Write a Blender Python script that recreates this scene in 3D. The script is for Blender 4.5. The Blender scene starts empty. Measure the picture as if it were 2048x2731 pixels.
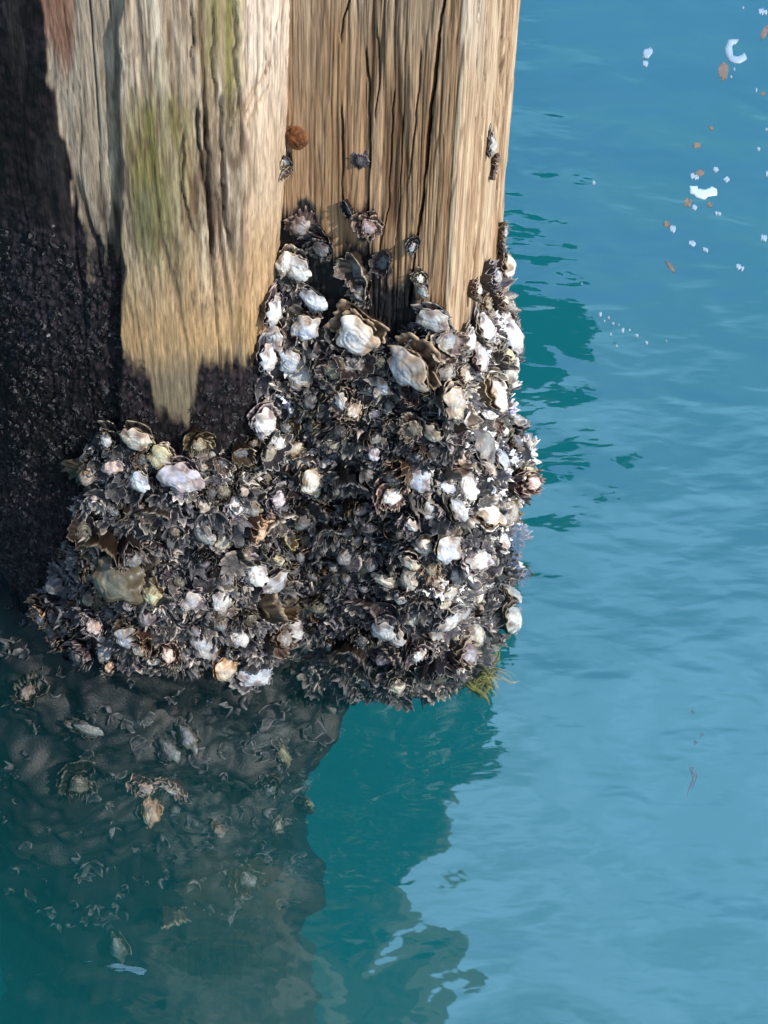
import bpy, math
import numpy as np
from mathutils import Vector

# ------------------------------------------------------------------ camera, sky, sun, exposure
SC = bpy.context.scene
C = SC.collection
FPX, PITCH, ROLL, HCAM = 5800.0, math.radians(48), math.radians(2.0), 2.86
_R0 = np.array([1.0, 0, 0]); _U0 = np.array([0, math.sin(PITCH), math.cos(PITCH)])
FWD = np.array([0, math.cos(PITCH), -math.sin(PITCH)])
RGT = math.cos(ROLL)*_R0 + math.sin(ROLL)*_U0
UPV = -math.sin(ROLL)*_R0 + math.cos(ROLL)*_U0
CAM = np.array([0.0, 0.0, HCAM])
cd = bpy.data.cameras.new('camera'); cam = bpy.data.objects.new('camera', cd); C.objects.link(cam)
from mathutils import Matrix
M4 = Matrix(((RGT[0], UPV[0], -FWD[0], CAM[0]), (RGT[1], UPV[1], -FWD[1], CAM[1]), (RGT[2], UPV[2], -FWD[2], CAM[2]), (0, 0, 0, 1)))
cam.matrix_world = M4
cd.sensor_fit = 'VERTICAL'; cd.sensor_height = 36.0; cd.lens = FPX/2731*36.0
cd.clip_start = 0.05; cd.clip_end = 3000
SC.camera = cam

SUN = np.array([0.57, -0.465, 0.69]); SUN /= np.linalg.norm(SUN)
world = bpy.data.worlds.new('World'); SC.world = world; world.use_nodes = True
nt = world.node_tree
bg = nt.nodes['Background']; sky = nt.nodes.new('ShaderNodeTexSky')
sky.sky_type = 'NISHITA'; sky.sun_disc = False
sky.sun_elevation = math.asin(SUN[2]); sky.sun_rotation = math.atan2(SUN[0], SUN[1])
sky.air_density = 1.0; sky.dust_density = 0.6; sky.ozone_density = 1.0
bg.inputs[1].default_value = 0.15
def _wn(k, **kw):
    n = nt.nodes.new(k)
    for a, b in kw.items(): setattr(n, a, b)
    return n
_tc = _wn('ShaderNodeTexCoord'); _dt = _wn('ShaderNodeVectorMath', operation='DOT_PRODUCT')
nt.links.new(_tc.outputs['Generated'], _dt.inputs[0]); _dt.inputs[1].default_value = (0.10, math.cos(math.radians(50))*.995, math.sin(math.radians(50)))
_mr = _wn('ShaderNodeMapRange', interpolation_type='SMOOTHSTEP'); nt.links.new(_dt.outputs['Value'], _mr.inputs[0]); _mr.inputs[1].default_value = .78; _mr.inputs[2].default_value = .93
_nz = _wn('ShaderNodeTexNoise'); _nz.inputs['Scale'].default_value = 6.0; _nz.inputs['Detail'].default_value = 4; nt.links.new(_tc.outputs['Generated'], _nz.inputs[0])
_m2 = _wn('ShaderNodeMapRange'); nt.links.new(_nz.outputs[0], _m2.inputs[0]); _m2.inputs[1].default_value = .3; _m2.inputs[2].default_value = .7; _m2.inputs[3].default_value = .66; _m2.inputs[4].default_value = 1.28
_mm = _wn('ShaderNodeMath', operation='MULTIPLY'); nt.links.new(_mr.outputs[0], _mm.inputs[0]); nt.links.new(_m2.outputs[0], _mm.inputs[1])
_cl = _wn('ShaderNodeVectorMath', operation='SCALE'); _cl.inputs[0].default_value = (1, 1, 1)
_sx = _wn('ShaderNodeSeparateXYZ'); nt.links.new(_tc.outputs['Generated'], _sx.inputs[0]); _cr = _wn('ShaderNodeMapRange', interpolation_type='SMOOTHSTEP'); nt.links.new(_sx.outputs['Z'], _cr.inputs[0]); _cr.inputs[1].default_value = .54; _cr.inputs[2].default_value = .86
_cm = _wn('ShaderNodeMix', data_type='RGBA'); nt.links.new(_cr.outputs[0], _cm.inputs[0]); _cm.inputs[6].default_value = (3.2, 5.0, 13.2, 1); _cm.inputs[7].default_value = (9.6, 17.6, 27.0, 1); nt.links.new(_cm.outputs[2], _cl.inputs[0]); nt.links.new(_mm.outputs[0], _cl.inputs['Scale'])
_ad = _wn('ShaderNodeVectorMath', operation='ADD'); nt.links.new(sky.outputs[0], _ad.inputs[0]); nt.links.new(_cl.outputs[0], _ad.inputs[1])  # bright patch added to the sky to brighten the water's reflection
nt.links.new(_ad.outputs[0], bg.inputs[0])
sl = bpy.data.lights.new('sun', 'SUN'); sl.energy = 4.6; sl.angle = math.radians(0.53); sl.color = (1.0, 0.95, 0.87)
so = bpy.data.objects.new('sun', sl); C.objects.link(so); so.location = (3, -3, 6)
so.rotation_euler = Vector((-SUN[0], -SUN[1], -SUN[2])).to_track_quat('-Z', 'Y').to_euler()
SC.view_settings.view_transform = 'Standard'; SC.view_settings.look = 'None'
SC.view_settings.exposure = 0.2; SC.view_settings.gamma = 1.0
SC.cycles.max_bounces = 8; SC.cycles.volume_bounces = 1; SC.cycles.transparent_max_bounces = 16
SC.cycles.use_denoising = True

# ------------------------------------------------------------------ numeric helpers
def ray(u, v):
    d = FWD + RGT*(u-1024)/FPX + UPV*(1365.5-v)/FPX
    return d/np.linalg.norm(d)
def onz(u, v, z=0.0):
    d = ray(u, v); return CAM + d*(z-HCAM)/d[2]
def proj(P):
    q = np.asarray(P, float) - CAM
    d = q @ FWD
    return 1024 + FPX*(q @ RGT)/d, 1365.5 - FPX*(q @ UPV)/d, d
def _h(ix, iy, iz, seed):
    h = (ix.astype(np.int64)*374761393 + iy.astype(np.int64)*668265263 + iz.astype(np.int64)*2147483647 + seed*974634523) & 0xFFFFFFFF
    h = ((h ^ (h >> 13))*1274126177) & 0xFFFFFFFF
    h = ((h ^ (h >> 16))*2246822519) & 0xFFFFFFFF
    h = h ^ (h >> 15)
    return (h & 0xFFFFFF)/float(0xFFFFFF)*2-1
def n3(x, y, z, seed=0):
    x, y, z = np.broadcast_arrays(np.asarray(x, float), np.asarray(y, float), np.asarray(z, float))
    ix, iy, iz = np.floor(x), np.floor(y), np.floor(z)
    fx, fy, fz = x-ix, y-iy, z-iz
    fx = fx*fx*(3-2*fx); fy = fy*fy*(3-2*fy); fz = fz*fz*(3-2*fz)
    out = 0
    for a in (0, 1):
        wa = fx if a else 1-fx
        for b in (0, 1):
            wb = fy if b else 1-fy
            for c in (0, 1):
                wc = fz if c else 1-fz
                out = out + wa*wb*wc*_h(ix+a, iy+b, iz+c, seed)
    return out
def n2(x, y, seed=0): 
    x, y = np.broadcast_arrays(np.asarray(x, float), np.asarray(y, float))
    ix, iy = np.floor(x), np.floor(y); fx, fy = x-ix, y-iy
    fx = fx*fx*(3-2*fx); fy = fy*fy*(3-2*fy); z0 = np.zeros_like(ix)
    return ((1-fx)*(1-fy)*_h(ix, iy, z0, seed) + fx*(1-fy)*_h(ix+1, iy, z0, seed)
            + (1-fx)*fy*_h(ix, iy+1, z0, seed) + fx*fy*_h(ix+1, iy+1, z0, seed))
def fb2(x, y, seed=0, o=4):
    s, a, t = 0, 1.0, 0
    for k in range(o):
        s = s + a*n2(x*2**k, y*2**k, seed+k*17); t += a; a *= .55
    return s/t
def fb3(x, y, z, seed=0, o=4):
    s, a, t = 0, 1.0, 0
    for k in range(o):
        s = s + a*n3(x*2**k, y*2**k, z*2**k, seed+k*17); t += a; a *= .55
    return s/t
def sm(a, b, x):
    t = np.clip((x-a)/(b-a), 0, 1); return t*t*(3-2*t)
def mix(a, b, t):
    t = np.asarray(t)[..., None]; return np.asarray(a)*(1-t) + np.asarray(b)*t
def worley(x, y, z, seed):
    ix, iy, iz = np.floor(x), np.floor(y), np.floor(z)
    best = np.full(np.shape(x), 9.0)
    for a in (-1, 0, 1):
        for b in (-1, 0, 1):
            for c in (-1, 0, 1):
                jx, jy, jz = ix+a, iy+b, iz+c
                d = (jx+.5+.5*_h(jx, jy, jz, seed)-x)**2 + (jy+.5+.5*_h(jx, jy, jz, seed+1)-y)**2 + (jz+.5+.5*_h(jx, jy, jz, seed+2)-z)**2
                best = np.minimum(best, d)
    return np.sqrt(best)

# ------------------------------------------------------------------ mesh helpers
def np_mesh(name, V, F, col=None, smooth=True, mat=None):
    """V (n,3); F list of arrays of faces (m,k)"""
    me = bpy.data.meshes.new(name)
    V = np.asarray(V, np.float32); me.vertices.add(len(V)); me.vertices.foreach_set('co', V.ravel())
    loops = np.concatenate([np.asarray(f).ravel() for f in F]).astype(np.int32)
    cnt = np.concatenate([np.full(len(f), np.asarray(f).shape[1]) for f in F]).astype(np.int32)
    st = np.concatenate([[0], np.cumsum(cnt)[:-1]]).astype(np.int32)
    me.loops.add(len(loops)); me.loops.foreach_set('vertex_index', loops)
    me.polygons.add(len(cnt)); me.polygons.foreach_set('loop_start', st); me.polygons.foreach_set('loop_total', cnt)
    me.polygons.foreach_set('use_smooth', np.full(len(cnt), smooth))
    me.update(calc_edges=True)
    if col is not None:
        a = me.color_attributes.new('Col', 'FLOAT_COLOR', 'POINT')
        c4 = np.ones((len(V), 4), np.float32); c4[:, :3] = np.clip(col, 0.002, 1); a.data.foreach_set('color', c4.ravel())
    if mat: me.materials.append(mat)
    return me
def link(name, me, parent=None):
    o = bpy.data.objects.new(name, me); C.objects.link(o)
    if parent: o.parent = parent
    return o
def tag(o, label, cat, group=None, kind=None):
    if label: o['label'] = label
    if cat: o['category'] = cat
    if group: o['group'] = group
    if kind: o['kind'] = kind
    return o
def thing(name, label, cat, loc=(0, 0, 0), group=None):
    o = bpy.data.objects.new(name, None); C.objects.link(o); o.location = loc; o.empty_display_size = .02
    return tag(o, label, cat, group)
def grid_faces(nz, ns, closed=True):
    i = np.arange(nz-1)[:, None]; j = np.arange(ns if closed else ns-1)[None, :]
    a = i*ns+j; b = i*ns+(j+1) % ns
    return np.stack([a, b, b+ns, a+ns], -1).reshape(-1, 4)
def grid_caps(nz, ns):
    lo = np.arange(ns)[::-1][None, :]; hi = (np.arange(ns)+(nz-1)*ns)[None, :]
    return [lo, hi]
def gnormals(P):
    ds = np.roll(P, -1, 1)-np.roll(P, 1, 1)
    dz = np.gradient(P, axis=0)
    n = np.cross(ds, dz); return n/np.maximum(np.linalg.norm(n, axis=-1, keepdims=True), 1e-9)

# ------------------------------------------------------------------ materials
def mat_new(name):
    m = bpy.data.materials.new(name); m.use_nodes = True
    return m, m.node_tree, m.node_tree.nodes['Principled BSDF']
def node(t, k, **kw):
    n = t.nodes.new(k)
    for a, b in kw.items(): setattr(n, a, b)
    return n
def attr_mat(name, rough, nscale, nstr, bump, bscale, stretch=(1, 1, 1), tint=False, spec=.3, rough_var=.15):
    m, t, p = mat_new(name)
    at = node(t, 'ShaderNodeAttribute', attribute_name='Col')
    tc = node(t, 'ShaderNodeTexCoord'); mp = node(t, 'ShaderNodeMapping'); mp.inputs['Scale'].default_value = stretch
    t.links.new(tc.outputs['Object'], mp.inputs[0])
    nz = node(t, 'ShaderNodeTexNoise'); nz.inputs['Scale'].default_value = nscale; nz.inputs['Detail'].default_value = 5; nz.inputs['Roughness'].default_value = .65
    t.links.new(mp.outputs[0], nz.inputs[0])
    mr = node(t, 'ShaderNodeMapRange'); mr.inputs[1].default_value = .25; mr.inputs[2].default_value = .75
    mr.inputs[3].default_value = 1-nstr; mr.inputs[4].default_value = 1+nstr
    t.links.new(nz.outputs[0], mr.inputs[0])
    mx = node(t, 'ShaderNodeVectorMath', operation='MULTIPLY')
    t.links.new(at.outputs['Color'], mx.inputs[0]); t.links.new(mr.outputs[0], mx.inputs[1])
    src = mx.outputs[0]
    if tint:
        oi = node(t, 'ShaderNodeObjectInfo'); m2 = node(t, 'ShaderNodeVectorMath', operation='MULTIPLY')
        t.links.new(src, m2.inputs[0]); t.links.new(oi.outputs['Color'], m2.inputs[1]); src = m2.outputs[0]
    t.links.new(src, p.inputs['Base Color'])
    r2 = node(t, 'ShaderNodeMapRange'); r2.inputs[3].default_value = rough-rough_var; r2.inputs[4].default_value = rough+rough_var
    t.links.new(nz.outputs[0], r2.inputs[0]); t.links.new(r2.outputs[0], p.inputs['Roughness'])
    p.inputs['Specular IOR Level'].default_value = spec
    nb = node(t, 'ShaderNodeTexNoise'); nb.inputs['Scale'].default_value = bscale; nb.inputs['Detail'].default_value = 4
    t.links.new(mp.outputs[0], nb.inputs[0])
    bp = node(t, 'ShaderNodeBump'); bp.inputs['Strength'].default_value = bump; bp.inputs['Distance'].default_value = .002
    t.links.new(nb.outputs[0], bp.inputs['Height']); t.links.new(bp.outputs[0], p.inputs['Normal'])
    return m
M_WOOD = attr_mat('weathered_timber', .8, 300, .5, .6, 380, (1, 1, .05), spec=.2)
M_PILE = attr_mat('weathered_pile', .8, 280, .5, .65, 380, (1, 1, .10), spec=.2)
M_SHELL = attr_mat('shell', .45, 9, .32, .45, 13, tint=True, spec=.4)
M_CRUST = attr_mat('shell_crust', .55, 300, .45, .8, 300, spec=.4)
M_RUST = attr_mat('rust', .75, 300, .5, .7, 300, spec=.3)
M_FOAM = attr_mat('foam', .35, 200, .10, .3, 200, spec=.4)
M_FOAM.node_tree.nodes['Principled BSDF'].inputs['Alpha'].default_value = .62
M_FILM = attr_mat('film', .4, 60, .5, .2, 100, spec=.3); M_FILM.node_tree.nodes['Principled BSDF'].inputs['Alpha'].default_value = .38
M_WEED = attr_mat('weed', .5, 200, .4, .4, 200, tint=True, spec=.3)

# ------------------------------------------------------------------ water, seabed
def build_water():
    m = bpy.data.materials.new('sea_water'); m.use_nodes = True; t = m.node_tree
    for n in list(t.nodes): t.nodes.remove(n)
    out = node(t, 'ShaderNodeOutputMaterial')
    tc = node(t, 'ShaderNodeTexCoord')
    def ripple(scale, sx, sy, rot, detail, rough=.5):
        mp = node(t, 'ShaderNodeMapping'); mp.inputs['Scale'].default_value = (sx, sy, 1); mp.inputs['Rotation'].default_value = (0, 0, rot); mp.inputs['Location'].default_value = (-5.3, 2.9, 0)
        t.links.new(tc.outputs['Object'], mp.inputs[0])
        n = node(t, 'ShaderNodeTexNoise'); n.inputs['Scale'].default_value = scale; n.inputs['Detail'].default_value = detail; n.inputs['Roughness'].default_value = rough
        n.inputs['Distortion'].default_value = .3
        t.links.new(mp.outputs[0], n.inputs[0]); return n.outputs[0]
    def madd(a, ka, b=None):
        q = node(t, 'ShaderNodeMath', operation='MULTIPLY_ADD'); t.links.new(a, q.inputs[0]); q.inputs[1].default_value = ka
        if b is not None: t.links.new(b, q.inputs[2])
        else: q.inputs[2].default_value = 0
        return q.outputs[0]
    h = madd(ripple(2.2, 1, 1.5, .3, 1), .013)
    h = madd(ripple(5.5, 1, 1.5, -.25, 1), .0075, h)
    h = madd(ripple(13, 1, 2.2, -.4, 1), .0013, h)
    h = madd(ripple(32, 1, 2.4, -.5, 1), .00026, h)
    bp = node(t, 'ShaderNodeBump'); bp.inputs['Strength'].default_value = 1.0; bp.inputs['Distance'].default_value = 1.0
    t.links.new(h, bp.inputs['Height'])
    lw = node(t, 'ShaderNodeLayerWeight'); lw.inputs['Blend'].default_value = .5; t.links.new(bp.outputs[0], lw.inputs['Normal'])
    pw = node(t, 'ShaderNodeMath', operation='POWER'); t.links.new(lw.outputs['Facing'], pw.inputs[0]); pw.inputs[1].default_value = 5
    fr = node(t, 'ShaderNodeMath', operation='MULTIPLY_ADD'); t.links.new(pw.outputs[0], fr.inputs[0]); fr.inputs[1].default_value = .92; fr.inputs[2].default_value = .076
    gl = node(t, 'ShaderNodeBsdfGlossy'); gl.inputs['Roughness'].default_value = .035; t.links.new(bp.outputs[0], gl.inputs['Normal'])
    tr = node(t, 'ShaderNodeBsdfTransparent')
    mx = node(t, 'ShaderNodeMixShader'); t.links.new(fr.outputs[0], mx.inputs[0]); t.links.new(tr.outputs[0], mx.inputs[1]); t.links.new(gl.outputs[0], mx.inputs[2])
    t.links.new(mx.outputs[0], out.inputs['Surface'])
    vol = node(t, 'ShaderNodeVolumePrincipled')
    vol.inputs['Color'].default_value = (.020, .33, .345, 1); vol.inputs['Density'].default_value = .44
    vol.inputs['Absorption Color'].default_value = (.02, .12, .14, 1)
    t.links.new(vol.outputs[0], out.inputs['Volume'])
    L = 400.0; D = -6.6
    V = np.array([(-L, -L, D), (L, -L, D), (L, L, D), (-L, L, D), (-L, -L, 0), (L, -L, 0), (L, L, 0), (-L, L, 0)])
    F = np.array([(0, 3, 2, 1), (4, 5, 6, 7), (0, 1, 5, 4), (1, 2, 6, 5), (2, 3, 7, 6), (3, 0, 4, 7)])
    o = link('water', np_mesh('water', V, [F], mat=m, smooth=False)); o['kind'] = 'structure'
    ms, ts, ps = mat_new('seabed_mud'); ps.inputs['Base Color'].default_value = (.05, .07, .06, 1); ps.inputs['Roughness'].default_value = .9
    nz = node(ts, 'ShaderNodeTexNoise'); nz.inputs['Scale'].default_value = 3; cr = node(ts, 'ShaderNodeValToRGB')
    cr.color_ramp.elements[0].color = (.03, .05, .045, 1); cr.color_ramp.elements[1].color = (.10, .12, .09, 1)
    ts.links.new(nz.outputs[0], cr.inputs[0]); ts.links.new(cr.outputs[0], ps.inputs['Base Color'])
    n = 60; g = np.linspace(-L+2, L-2, n); X, Y = np.meshgrid(g, g); Z = -6.2+.1*n2(X*.05, Y*.05, 5)
    s = link('seabed', np_mesh('seabed', np.stack([X, Y, Z], -1).reshape(-1, 3), [grid_faces(n, n, False)], mat=ms)); s['kind'] = 'structure'
build_water()

# ------------------------------------------------------------------ the squared timber post
CX = onz(1148, 1722)
AY = math.radians(15)
TF = np.array([-math.cos(AY), math.sin(AY), 0]); TR = np.array([math.sin(AY), math.cos(AY), 0])
NF = np.array([-math.sin(AY), -math.cos(AY), 0]); NR = np.array([math.cos(AY), -math.sin(AY), 0])
PW, PD = 0.272, 0.32
def post_section(ds_f, ds_r, ds_b, rc=.010, arc=7):
    """closed loop, local x to the right along the front face (0..PW), y to the back; CCW from above"""
    pts = []
    nf = int((PW-2*rc)/ds_f); pts += [(rc+(PW-2*rc)*k/nf, 0) for k in range(nf)]
    pts += [(PW-rc+rc*math.sin(a), rc-rc*math.cos(a)) for a in np.linspace(0, math.pi/2, arc)[:-1]]
    nr = int((PD-2*rc)/ds_r); pts += [(PW, rc+(PD-2*rc)*k/nr) for k in range(nr)]
    pts += [(PW-rc+rc*math.cos(a), PD-rc+rc*math.sin(a)) for a in np.linspace(0, math.pi/2, 6)[:-1]]
    nb = int((PW-2*rc)/ds_b); pts += [(PW-rc-(PW-2*rc)*k/nb, PD) for k in range(nb)]
    pts += [(rc-rc*math.sin(a), PD-rc+rc*math.cos(a)) for a in np.linspace(0, math.pi/2, 6)[:-1]]
    pts += [(0, PD-rc-(PD-2*rc)*k/nb) for k in range(nb)]
    pts += [(rc-rc*math.cos(a), rc-rc*math.sin(a)) for a in np.linspace(0, math.pi/2, 6)[:-1]]
    return np.array(pts)
def post_base(sec, zs):
    w = CX[None, :] + (sec[:, 0:1]-PW)*(-TF)[None, :] + sec[:, 1:2]*TR[None, :]
    P = np.repeat(w[None], len(zs), 0).copy(); P[..., 2] = zs[:, None]
    return P
def perim(P0):
    d = np.linalg.norm(np.diff(np.vstack([P0, P0[:1]]), axis=0), axis=1); return np.concatenate([[0], np.cumsum(d)[:-1]])
def zrows(lo, hi, f0, f1, fine, coarse):
    a = np.arange(lo, f0, coarse); b = np.arange(f0, f1, fine); c = np.linspace(f1, hi, max(2, int((hi-f1)/coarse)+1))
    return np.concatenate([a, b, c])

def build_post():
    sec = post_section(.0011, .0018, .01, .006); zs = zrows(-.15, 3.3, 0.0, 1.42, .0032, .03)
    P = post_base(sec, zs); N = gnormals(P); u, v, _ = proj(P.reshape(-1, 3)); u = u.reshape(P.shape[:2]); v = v.reshape(P.shape[:2])
    s = perim(P[0])[None, :]; z = zs[:, None]
    sr = np.broadcast_to(s, u.shape)
    front = (sec[:, 1] < .0105) & (sec[:, 0] < PW-.0005); front = np.broadcast_to(front[None], u.shape)
    right = np.broadcast_to((sec[:, 0] > PW-.0105)[None], u.shape)
    d = np.zeros(u.shape)
    # grain: wavy fissures along the timber
    warp = .006*fb2(s*5, z*1.6, 3, 2) + .0008*fb2(s*30, z*9, 4, 2)
    S = s + warp
    zone = .25 + .75*sm(.1, .5, fb2(s*9, z*1.0, 8, 2)+.35)
    zone = np.where(front, zone*(.22+.6*np.exp(-((u-1040)/95)**2)), zone)
    f1 = 1-np.abs(n2(S*75, z*2.0, 11)); f2 = 1-np.abs(n2(S*150, z*3.5, 12)); f3 = 1-np.abs(n2(S*330, z*7, 13))
    g1 = sm(.86, .99, f1)*zone; g2 = sm(.84, 1.0, f2)*(.4+.6*zone); g3 = sm(.75, 1, f3)
    d -= .0045*g1 + .0018*g2 + .0007*g3
    d += .0016*fb2(S*60, z*3, 14, 3)
    groove = np.clip(.85*g1+.55*g2+.25*g3, 0, 1)
    # the big drying cracks, as seen
    cracks = [([0, 250, 500, 640, 760, 830], [1184, 1152, 1130, 1112, 1098, 1090], 3.2, .03), ([0, 60, 120], [930, 915, 908], 2.6, .012), ([-200, 0], [945, 930], 2.6, .012),
              ([300, 450, 530, 600], [912, 914, 911, 922], 2.4, .011), ([150, 260, 400, 500, 570, 640], [975, 982, 986, 982, 977, 985], 2.2, .011),
              ([90, 200, 330], [1006, 1010, 1000], 1.6, .006), ([260, 420, 560, 680], [1048, 1040, 1032, 1012], 1.7, .007), ([330, 520, 700], [1072, 1066, 1050], 1.4, .006),
              ([150, 330, 520], [1122, 1108, 1085], 1.5, .006), ([0, 200, 330, 395], [1347, 1338, 1324, 1312], 2.6, .014), ([0, 300, 700, 900], [1303, 1290, 1262, 1240], 1.3, .006),
              ([0, 400, 800], [1280, 1268, 1236], 1.0, .004), ([0, 300, 560], [1366, 1345, 1322], 1.0, .004)]
    ck = np.zeros(u.shape)
    for vs, us, w, dep in cracks:
        uc = np.interp(v, vs, us) + 2.2*n2(v/60, 0*v, 21)+1.0*n2(v/16, 0*v, 22)
        ww = w*(.75+.5*n2(v/70, 0*v, 23))*1.35
        inside = sm(vs[0]-25, vs[0]+10, v)*(1-sm(vs[-1]-40, vs[-1]+5, v))
        k = np.exp(-((u-uc)/np.maximum(ww*.72, .5))**2)*inside*np.where(front | right, 1, 0)
        d -= dep*k; ck = np.maximum(ck, k)
    # colour of the wood, with stronger sun on the right face painted in
    col = mix((.36, .245, .155), (.46, .34, .235), sm(-.5, .5, fb2(S*40, z*2.2, 31, 4)))
    col = mix(col, (.22, .135, .075), .7*sm(.0, .6, fb2(S*90, z*3, 32, 3))); col = mix(col, (.17, .10, .055), .65*sm(.05, .6, fb2(S*300, z*9, 36, 2))); col = mix(col, (.60, .48, .35), .35*sm(.1, .7, fb2(S*240, z*8, 37, 2)))
    col = mix(col, (.40, .36, .30), .55*sm(500, 0, v)*sm(-.3, .4, fb2(s*20, z*3, 33, 3)))       # silvered higher up
    col = mix(col, (.22, .19, .07), .5*sm(850, 760, u)*front*sm(-.3, .4, fb2(s*30, z*5, 34, 3)))  # greenish by the joint
    col = mix(col, (.60, .50, .385), .8*np.where(right, 1, 0)*sm(-.4, .4, fb2(S*70, z*2.5, 35, 3)))  # right face painted paler, for the brighter light on it
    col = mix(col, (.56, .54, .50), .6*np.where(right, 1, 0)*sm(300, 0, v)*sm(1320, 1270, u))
    thin = np.maximum(sm(.94, .988, 1-np.abs(n2(S*62, z*1.1, 16))), sm(.92, .985, 1-np.abs(n2(S*140, z*2.4, 17)))); thin = np.maximum(thin, .6*sm(.84, .97, 1-np.abs(n2(S*300, z*6, 19)))); thin = thin*sm(-.35, .2, fb2(s*12, z*2, 18, 2))
    d -= .0012*thin
    col = mix(col, (.07, .038, .02), .75*thin); col = mix(col, (.085, .045, .025), np.clip(.85*groove, 0, 1)); col = mix(col, (.015, .011, .009), ck)
    # black wet film above the shells, licking up the grain
    vb = np.interp(u, [700, 755, 800, 860, 900, 940, 980, 1020, 1060, 1090, 1110, 1130, 1160, 1190, 1240, 1280, 1340, 1400],
                   [520, 545, 560, 630, 680, 640, 625, 720, 730, 700, 770, 850, 870, 965, 850, 770, 700, 600])
    vb = np.where(front | right, vb, 640) + 45*fb2(S*110, z*4, 41, 3) + 18*n2(S*420, z*14, 42)
    bk = sm(-18, 40, v-vb)
    # halos of black slime round the stray shells
    for (cu, cv, ru, rv) in ((815, 590, 60, 70), (975, 600, 45, 55), (1097, 655, 18, 45), (765, 430, 22, 60), (1000, 720, 60, 50), (952, 430, 18, 25)):
        r = np.sqrt(((u-cu)/ru)**2 + ((v-cv)/rv)**2) + .45*fb2(s*120, z*40, 44, 3)
        bk = np.maximum(bk, (1-sm(.55, 1.0, r))*front)
    col = mix(col, mix((.010, .009, .010), (.045, .038, .036), sm(.0, .7, fb2(S*160, z*60, 43, 3))), bk)
    d += bk*.0015*fb2(s*300, z*150, 45, 3)
    col = col*np.where(bk[..., None] > .5, 1, np.where(right[..., None], np.array((1.0, .90, .79)), np.array((.95, .825, .70))))  # front toned darker than the right face, deepening the light difference
    P2 = P + N*d[..., None]
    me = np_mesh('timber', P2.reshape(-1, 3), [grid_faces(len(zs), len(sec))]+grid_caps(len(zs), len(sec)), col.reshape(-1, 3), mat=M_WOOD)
    o = link('timber_post', me)
    tag(o, 'squared brown timber post with deep drying cracks, oysters round its foot', 'post')
    return P2, gnormals(P2)
POST_P, POST_N = build_post()

# ------------------------------------------------------------------ the round weathered pile
PCY = CX[1] + .185
PCX = -.335
def pile_section(n_f, zs):
    """superellipse whose right flank draws in towards the water; angle runs CCW from above, dense over the half we see"""
    th = np.concatenate([np.linspace(math.pi*.97, math.pi*2.10, n_f), np.linspace(math.pi*2.10, math.pi*2.97, 90)[1:-1]])
    ar = np.interp(zs, [-7, -.1, .35, .75, .95, 1.25, 3.4], [.165, .165, .165, .163, .176, .186, .186])
    n = np.where(np.cos(th) < 0, 1.95, 2.7); b = .21; al = .335
    c, s_ = np.cos(th), np.sin(th)
    a = np.where(c[None] > 0, ar[:, None], al)
    rx = np.sign(c)*np.abs(c)**(2/n); ry = np.sign(s_)*np.abs(s_)**(2/n)
    P = np.zeros((len(zs), len(th), 3)); P[..., 0] = PCX + a*rx[None]; P[..., 1] = PCY + b*ry[None]
    k = (c > 0) & (s_ < 0); P[..., 1] = np.where(k[None], PCY-b+.12+.12*np.where(k, -np.abs(s_)**1.0, 0)[None], P[..., 1]); P[..., 0] = np.where(k[None], PCX+a*np.where(k, np.abs(c), 0)[None]**.9, P[..., 0])
    k = (c > 0) & (s_ >= 0); P[..., 1] = np.where(k[None], PCY-b+.12+(2*b-.12)*ry[None], P[..., 1]); P[..., 2] = zs[:, None]
    # even out the spacing of the dense part
    return P
def resample(P, ns_front):
    """resample each row's loop to even spacing, denser on the front half"""
    out = []
    for k in range(len(P)):
        r = np.vstack([P[k], P[k][:1]]); L = np.concatenate([[0], np.cumsum(np.linalg.norm(np.diff(r, axis=0), axis=1))])
        tot = L[-1]; cut = tot*.56
        q = np.concatenate([np.linspace(0, cut, ns_front, endpoint=False), np.linspace(cut, tot, 70, endpoint=False)])
        out.append(np.stack([np.interp(q, L, r[:, i]) for i in range(3)], -1))
    return np.array(out)
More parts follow.
